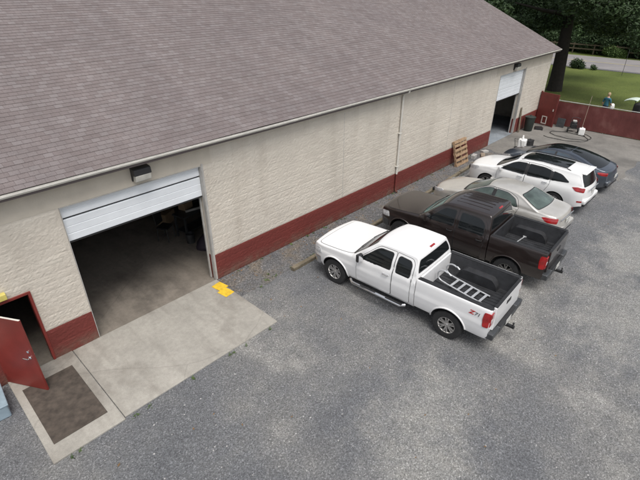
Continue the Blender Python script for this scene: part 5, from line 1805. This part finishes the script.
mw = thing('riding_mower', 'black riding mower with a pale canopy behind the red fence', 'mower', (27.0, -5.02, -0.012), R(80))
b = MB(); b.box((0, 0, .48), (1.5, .75, .34)); b.box((.45, 0, .70), (.62, .60, .26)); b.build('chassis', 'black', mw, bev=.06)
b = MB(); b.box((.10, 0, 1.12), (.46, .7, 1.0)); b.build('engine_cover', 'black', mw, bev=.12, seg=4)
b = MB(); b.box((-.40, 0, .74), (.45, .5, .12)); b.box((-.62, 0, 1.02), (.12, .5, .55), ry=-.15); b.build('seat', 'black', mw, bev=.05)
b = MB(); b.tube([(.0, 0, .8), (-.16, 0, 1.12)], .02, 8); b.lathe([(.16, -.015), (.18, 0), (.16, .015), (.14, 0)], 20, c=(-.18, 0, 1.13), close=True); b.build('steering_wheel', 'black', mw, smooth=True)
for (x, r_, w_) in ((-.48, .28, .22), (.55, .2, .15)):
    for s in (1, -1):
        b = MB(); b.lathe([(r_ * .4, -w_ / 2), (r_ * .92, -w_ / 2), (r_, -w_ * .35), (r_, w_ * .35), (r_ * .92, w_ / 2), (r_ * .4, w_ / 2), (r_ * .35, 0)], 24, 'Y', c=(x, s * .45, r_), close=True); b.build('wheel', 'tyre', mw, smooth=True)
b = MB()
for s in (1, -1):
    b.tube([(.05, s * .3, .6), (.1, s * .3, 1.3), (.35, s * .3, 1.82)], .022, 8)
b.build('canopy_post', 'black', mw, smooth=True)
b = MB()
nn = 10
vs = []
for i in range(nn + 1):
    for k in range(nn + 1):
        u, v = i / nn * 2 - 1, k / nn * 2 - 1
        vs.append((.50 + u * .36, v * .45, 1.86 - .06 * u - .08 * u * u - .07 * v * v))
fs = [(i * (nn + 1) + k, i * (nn + 1) + k + 1, (i + 1) * (nn + 1) + k + 1, (i + 1) * (nn + 1) + k) for i in range(nn) for k in range(nn)]
m0 = len(vs)
vs += [(v[0], v[1], v[2] - .03) for v in vs]
fs += [tuple(q + m0 for q in f[::-1]) for f in fs]
b.add(vs, fs); b.build('canopy', 'canopy', mw, smooth=True, fix=False)
b = MB(); b.lathe([(.001, 0), (.14, 0), (.17, .36), (.16, .36), (.13, .02), (.001, .02)], 20)
o = b.build('bucket', 'white_plastic', smooth=True); o.location = (25.7, -5.05, -.01)
tag(o, 'white bucket on the ground behind the red fence beside the mower', 'bucket')

# ------------------------------------------------------------------ trees and roadside
def leaves(blobs, n, size, seed, flat=0.5):
    """many small leaf clumps spread through the volume of several blobs (cx,cy,cz,rx,ry,rz)"""
    rr = random.Random(seed)
    vs, fs = [], []
    wts = [(b_[3] * b_[4] * b_[5]) ** (2 / 3) for b_ in blobs]
    for _ in range(n):
        bl = rr.choices(blobs, wts)[0]
        while True:
            p = Vector((rr.uniform(-1, 1), rr.uniform(-1, 1), rr.uniform(-1, 1)))
            l = p.length
            if .05 < l < 1 and rr.random() < l ** 2.2 + .06:
                break
        q = Vector((bl[0] + p.x * bl[3], bl[1] + p.y * bl[4], bl[2] + p.z * bl[5]))
        if noise.noise(q * .55 + Vector((seed, 0, 0))) < -.22:
            continue
        if q.z < .05:
            continue
        for c in range(2):
            s = size * rr.uniform(.5, 1.25)
            a = Vector((rr.gauss(0, 1), rr.gauss(0, 1), rr.gauss(0, .6))).normalized()
            w_ = a.cross(Vector((rr.gauss(0, 1), rr.gauss(0, 1), rr.gauss(0, 1)))).normalized()
            o_ = q + Vector((rr.gauss(0, size), rr.gauss(0, size), rr.gauss(0, size)))
            i = len(vs)
            up = a.cross(w_) * s * .18
            vs += [o_ - a * s, o_ + w_ * s * .45 + up, o_ + a * s, o_ - w_ * s * .45 + up]
            fs += [(i, i + 1, i + 2, i + 3)]
    return vs, fs

def crown_obj(name, blobs, n, size, seed, mat, parent):
    vs, fs = leaves(blobs, n, size, seed)
    me = bpy.data.meshes.new(name)
    me.from_pydata(vs, [], fs)
    me.materials.append(M[mat])
    o = bpy.data.objects.new(name, me); COL.objects.link(o)
    o.parent = parent
    return o

def trunk_obj(parent, h, r0, seed, limbs=6, reach=4.0, lean=(0, 0)):
    rr = random.Random(seed)
    b = MB()
    n = 8
    pts = [(lean[0] * (k / n) ** 1.5, lean[1] * (k / n) ** 1.5, h * k / n - (.05 if k == 0 else 0)) for k in range(n + 1)]
    rs_ = [r0 * (1.12 if k == 0 else 1.0 - .5 * k / n) for k in range(n + 1)]
    b.tube(pts, rs_, 12)
    for k in range(limbs):
        f = rr.uniform(.60, .97); a = k * 2.4 + rr.uniform(-.4, .4)
        p0 = Vector((lean[0] * f ** 1.5, lean[1] * f ** 1.5, h * f)); l = reach * rr.uniform(.6, 1.0)
        d = Vector((math.cos(a), math.sin(a), rr.uniform(.15, .6)))
        p1 = p0 + d * l * .5; p2 = p0 + d * l + Vector((0, 0, rr.uniform(-.4, .4)))
        rl = r0 * (.5 - .25 * f)
        b.tube([p0, p1, p2], [rl, rl * .65, rl * .2], 8)
    return b.build('trunk', 'bark', parent, smooth=True, angle=60)

# the big tree beyond the building's corner
big = thing('shade_tree', 'large dark shade tree rising behind the far building corner', 'tree', (35.6, 2.75, -0.012))
trunk_obj(big, 9.0, .56, 5, 10, 6.0, (.1, .55))
rb = random.Random(11)
blobs = []
for k in range(34):
    a = rb.uniform(0, 2 * PI); d = rb.uniform(1.5, 8.0)
    z = 6.6 + rb.uniform(-1.0, 6.0) - max(0, d - 5) * .35
    blobs.append((d * math.cos(a), d * math.sin(a) + 1.0, z, rb.uniform(1.2, 2.2), rb.uniform(1.2, 2.2), rb.uniform(.8, 1.5)))
blobs += [(-1.5, 3.5, 4.6, 1.8, 1.8, .9), (0.5, 6.2, 4.9, 2.0, 2.0, 1.0), (-.5, -2.8, 5.6, 1.7, 1.7, .8), (1.0, 1.0, 5.6, 2.2, 2.2, 1.0), (0, 8.6, 5.2, 1.8, 1.8, 1.1), (1.5, -1.8, 5.3, 1.6, 1.5, .9), (1.0, -3.8, 5.0, 1.6, 1.4, .8), (.5, 2.6, 5.0, 1.5, 1.6, .8)]
crown_obj('crown', blobs, 34000, .17, 21, 'leaf_dark', big)

# trees of the wood beyond the road
spots = [(64.5, -6.0, 0), (66, -1.5, 1), (65, 3.0, 0), (66.5, 7.5, 2), (64.5, 12.0, 1), (66, 16.5, 0), (65, 21.5, 1), (66.5, 26.5, 0), (66, 32, 1), (73, -2, 0), (74, 6, 0), (73, 14, 1), (74, 22, 0), (73.5, 30, 0), (65.5, -11.5, 1), (82, 2, 0), (82, 12, 0), (83, 24, 0), (82, 35, 0)]
kinds = ['leaf_dark', 'leaf_mid', 'leaf_dark']
wl = ['dense dark tree of the wood beyond the road', 'mid green tree of the wood beyond the road', 'broad dark tree of the wood beyond the road']
wg = ['dark trees of the roadside wood', 'mid green trees of the roadside wood', 'broad dark trees of the roadside wood']
protos = {}
for i, (x, y, k) in enumerate(spots):
    lbl = wl[k]
    if k in protos:
        o = dup(protos[k], (x, y, -.02), i * 1.3, lbl, wg[k])
        s = .9 + .2 * ((i * 37) % 10) / 10
        o.scale = (s, s, s)
        continue
    t = thing('wood_tree', lbl, 'tree', (x, y, -.02), i * 1.3, wg[k])
    trunk_obj(t, 8.5, .28, 30 + i, 8, 3.0)
    rb = random.Random(50 + k)
    bl = []
    for q in range(26):
        a = rb.uniform(0, 2 * PI); d = rb.uniform(.3, 2.6)
        bl.append((d * math.cos(a), d * math.sin(a), rb.uniform(1.0, 11.5), rb.uniform(.9, 1.7), rb.uniform(.9, 1.7), rb.uniform(.7, 1.3)))
    crown_obj('crown', bl, 11000, .22, 60 + k, kinds[k], t)
    protos[k] = t
# understorey shrubs behind the rail
sp0 = None
shr = random.Random(9)
yy = -8.0
i = 0
while yy < 34:
    x = 61.6 + shr.uniform(-.4, 1.0) - .0
    if sp0 is None:
        sp0 = thing('roadside_shrub', 'leafy green shrub growing behind the roadside rail', 'shrub', (x, yy, -.02), 0, 'shrubs behind the roadside rail')
        bl = [(shr.uniform(-.7, .7), shr.uniform(-.9, .9), shr.uniform(.4, 1.5), .7, .8, .6) for q in range(7)]
        crown_obj('foliage', bl, 3000, .13, 90, 'leaf_dark', sp0)
        b = MB()
        for q in range(5):
            b.tube([(0, 0, 0), (shr.uniform(-.5, .5), shr.uniform(-.5, .5), 1.2)], [.03, .01], 6)
        b.build('stem', 'bark', sp0, smooth=True)
    else:
        o = dup(sp0, (x, yy, -.02), shr.uniform(0, 6), 'leafy green shrub growing behind the roadside rail', 'shrubs behind the roadside rail')
        s = shr.uniform(.8, 1.5); o.scale = (s, s, s)
    yy += shr.uniform(1.5, 2.3)
    i += 1
# light shrub overgrowing the rail
ls = thing('overgrown_bush', 'bright green bush growing through the roadside rail', 'bush', (60.3, 4.6, -.02))
crown_obj('foliage', [(0, 0, .5, .6, .9, .5), (.2, .8, .7, .6, .7, .5), (.1, -.7, .4, .5, .6, .4)], 2600, .11, 91, 'leaf_light', ls)
b = MB(); b.tube([(0, 0, 0), (.1, .1, .8)], [.03, .01], 6); b.build('stem', 'bark', ls)
db = thing('dark_bush', 'small dark bush at the road edge behind the big tree', 'bush', (48.6, 4.7, -.02))
crown_obj('foliage', [(0, .5, .42, .4, .55, .40), (0, -.3, .28, .35, .5, .26), (.1, -.95, .2, .3, .45, .18)], 1500, .10, 92, 'leaf_dark', db)
b = MB(); b.tube([(0, 0, 0), (.1, .1, .8)], [.03, .01], 6); b.build('stem', 'bark', db)
# post and rail
rl = thing('roadside_rail', 'weathered two-rail wooden fence along the far road edge', 'fence', (60.4, 8, -.02))
def rx_at(y):
    return -(y) * .0115
for z in (.62, 1.10):
    b = MB(); b.box((0, 0, z), (.05, 52, .14), rz=.0115); b.build('rail', 'guard', rl)
for k in range(22):
    y = -25 + 2.4 * k
    b = MB(); b.box((rx_at(y) + .08, y, .62), (.11, .13, 1.26)); b.build('post', 'guard', rl, bev=.01)
b = MB(); b.tube([(0, 0, 0), (0, 0, 2.3)], .020, 8)
o = b.build('marker_post', 'steel', smooth=True); o.location = (47.2, .55, -.02)
tag(o, 'thin metal marker post standing at the lawn edge near the road', 'post')

# ------------------------------------------------------------------ sky, sun, camera
SUN_EL, SUN_AZ = R(64), R(245)   # azimuth: the direction towards the sun in the XY plane, from +X
w = bpy.data.worlds.new('World'); scene.world = w
w.use_nodes = True
nt = w.node_tree
sky = nt.nodes.new('ShaderNodeTexSky'); sky.sky_type = 'NISHITA'; sky.sun_disc = False
sky.sun_elevation = SUN_EL
sky.sun_rotation = (PI / 2 - SUN_AZ) % (2 * PI)
sky.air_density = 1.0; sky.dust_density = 4.0; sky.ozone_density = 1.0
bg = nt.nodes['Background']
bg.inputs[1].default_value = 0.13
hs = nt.nodes.new('ShaderNodeHueSaturation'); hs.inputs['Saturation'].default_value = 0.35
nt.links.new(sky.outputs[0], hs.inputs['Color'])
nt.links.new(hs.outputs[0], bg.inputs[0])
sl = bpy.data.lights.new('sun', 'SUN'); sl.energy = 1.35; sl.angle = R(30); sl.color = (1.0, .96, .90)
so = bpy.data.objects.new('sun', sl); COL.objects.link(so)
dirv = Vector((math.cos(SUN_EL) * math.cos(SUN_AZ), math.cos(SUN_EL) * math.sin(SUN_AZ), math.sin(SUN_EL)))
so.rotation_euler = (-dirv).to_track_quat('-Z', 'Y').to_euler()
so.location = dirv * 50

cam = bpy.data.cameras.new('camera')
cam.sensor_width = 36.0
cam.lens = 36.0 * 450.0 / 640.0
cam.clip_end = 2000
co = bpy.data.objects.new('camera', cam); COL.objects.link(co)
co.location = (-5.94, -10.095, 7.893)
pitch, yaw = R(29.9), R(43.9)
fwd = Vector((math.cos(yaw) * math.cos(pitch), math.sin(yaw) * math.cos(pitch), -math.sin(pitch)))
co.rotation_euler = fwd.to_track_quat('-Z', 'Y').to_euler()
scene.camera = co
scene.render.resolution_x, scene.render.resolution_y = 1024, 768
vs_ = scene.view_settings
vs_.view_transform = 'Standard'
vs_.look = 'None'
vs_.gamma = 1.0
vs_.use_curve_mapping = False
vs_.exposure = 0.45
scene.cycles.use_denoising = True
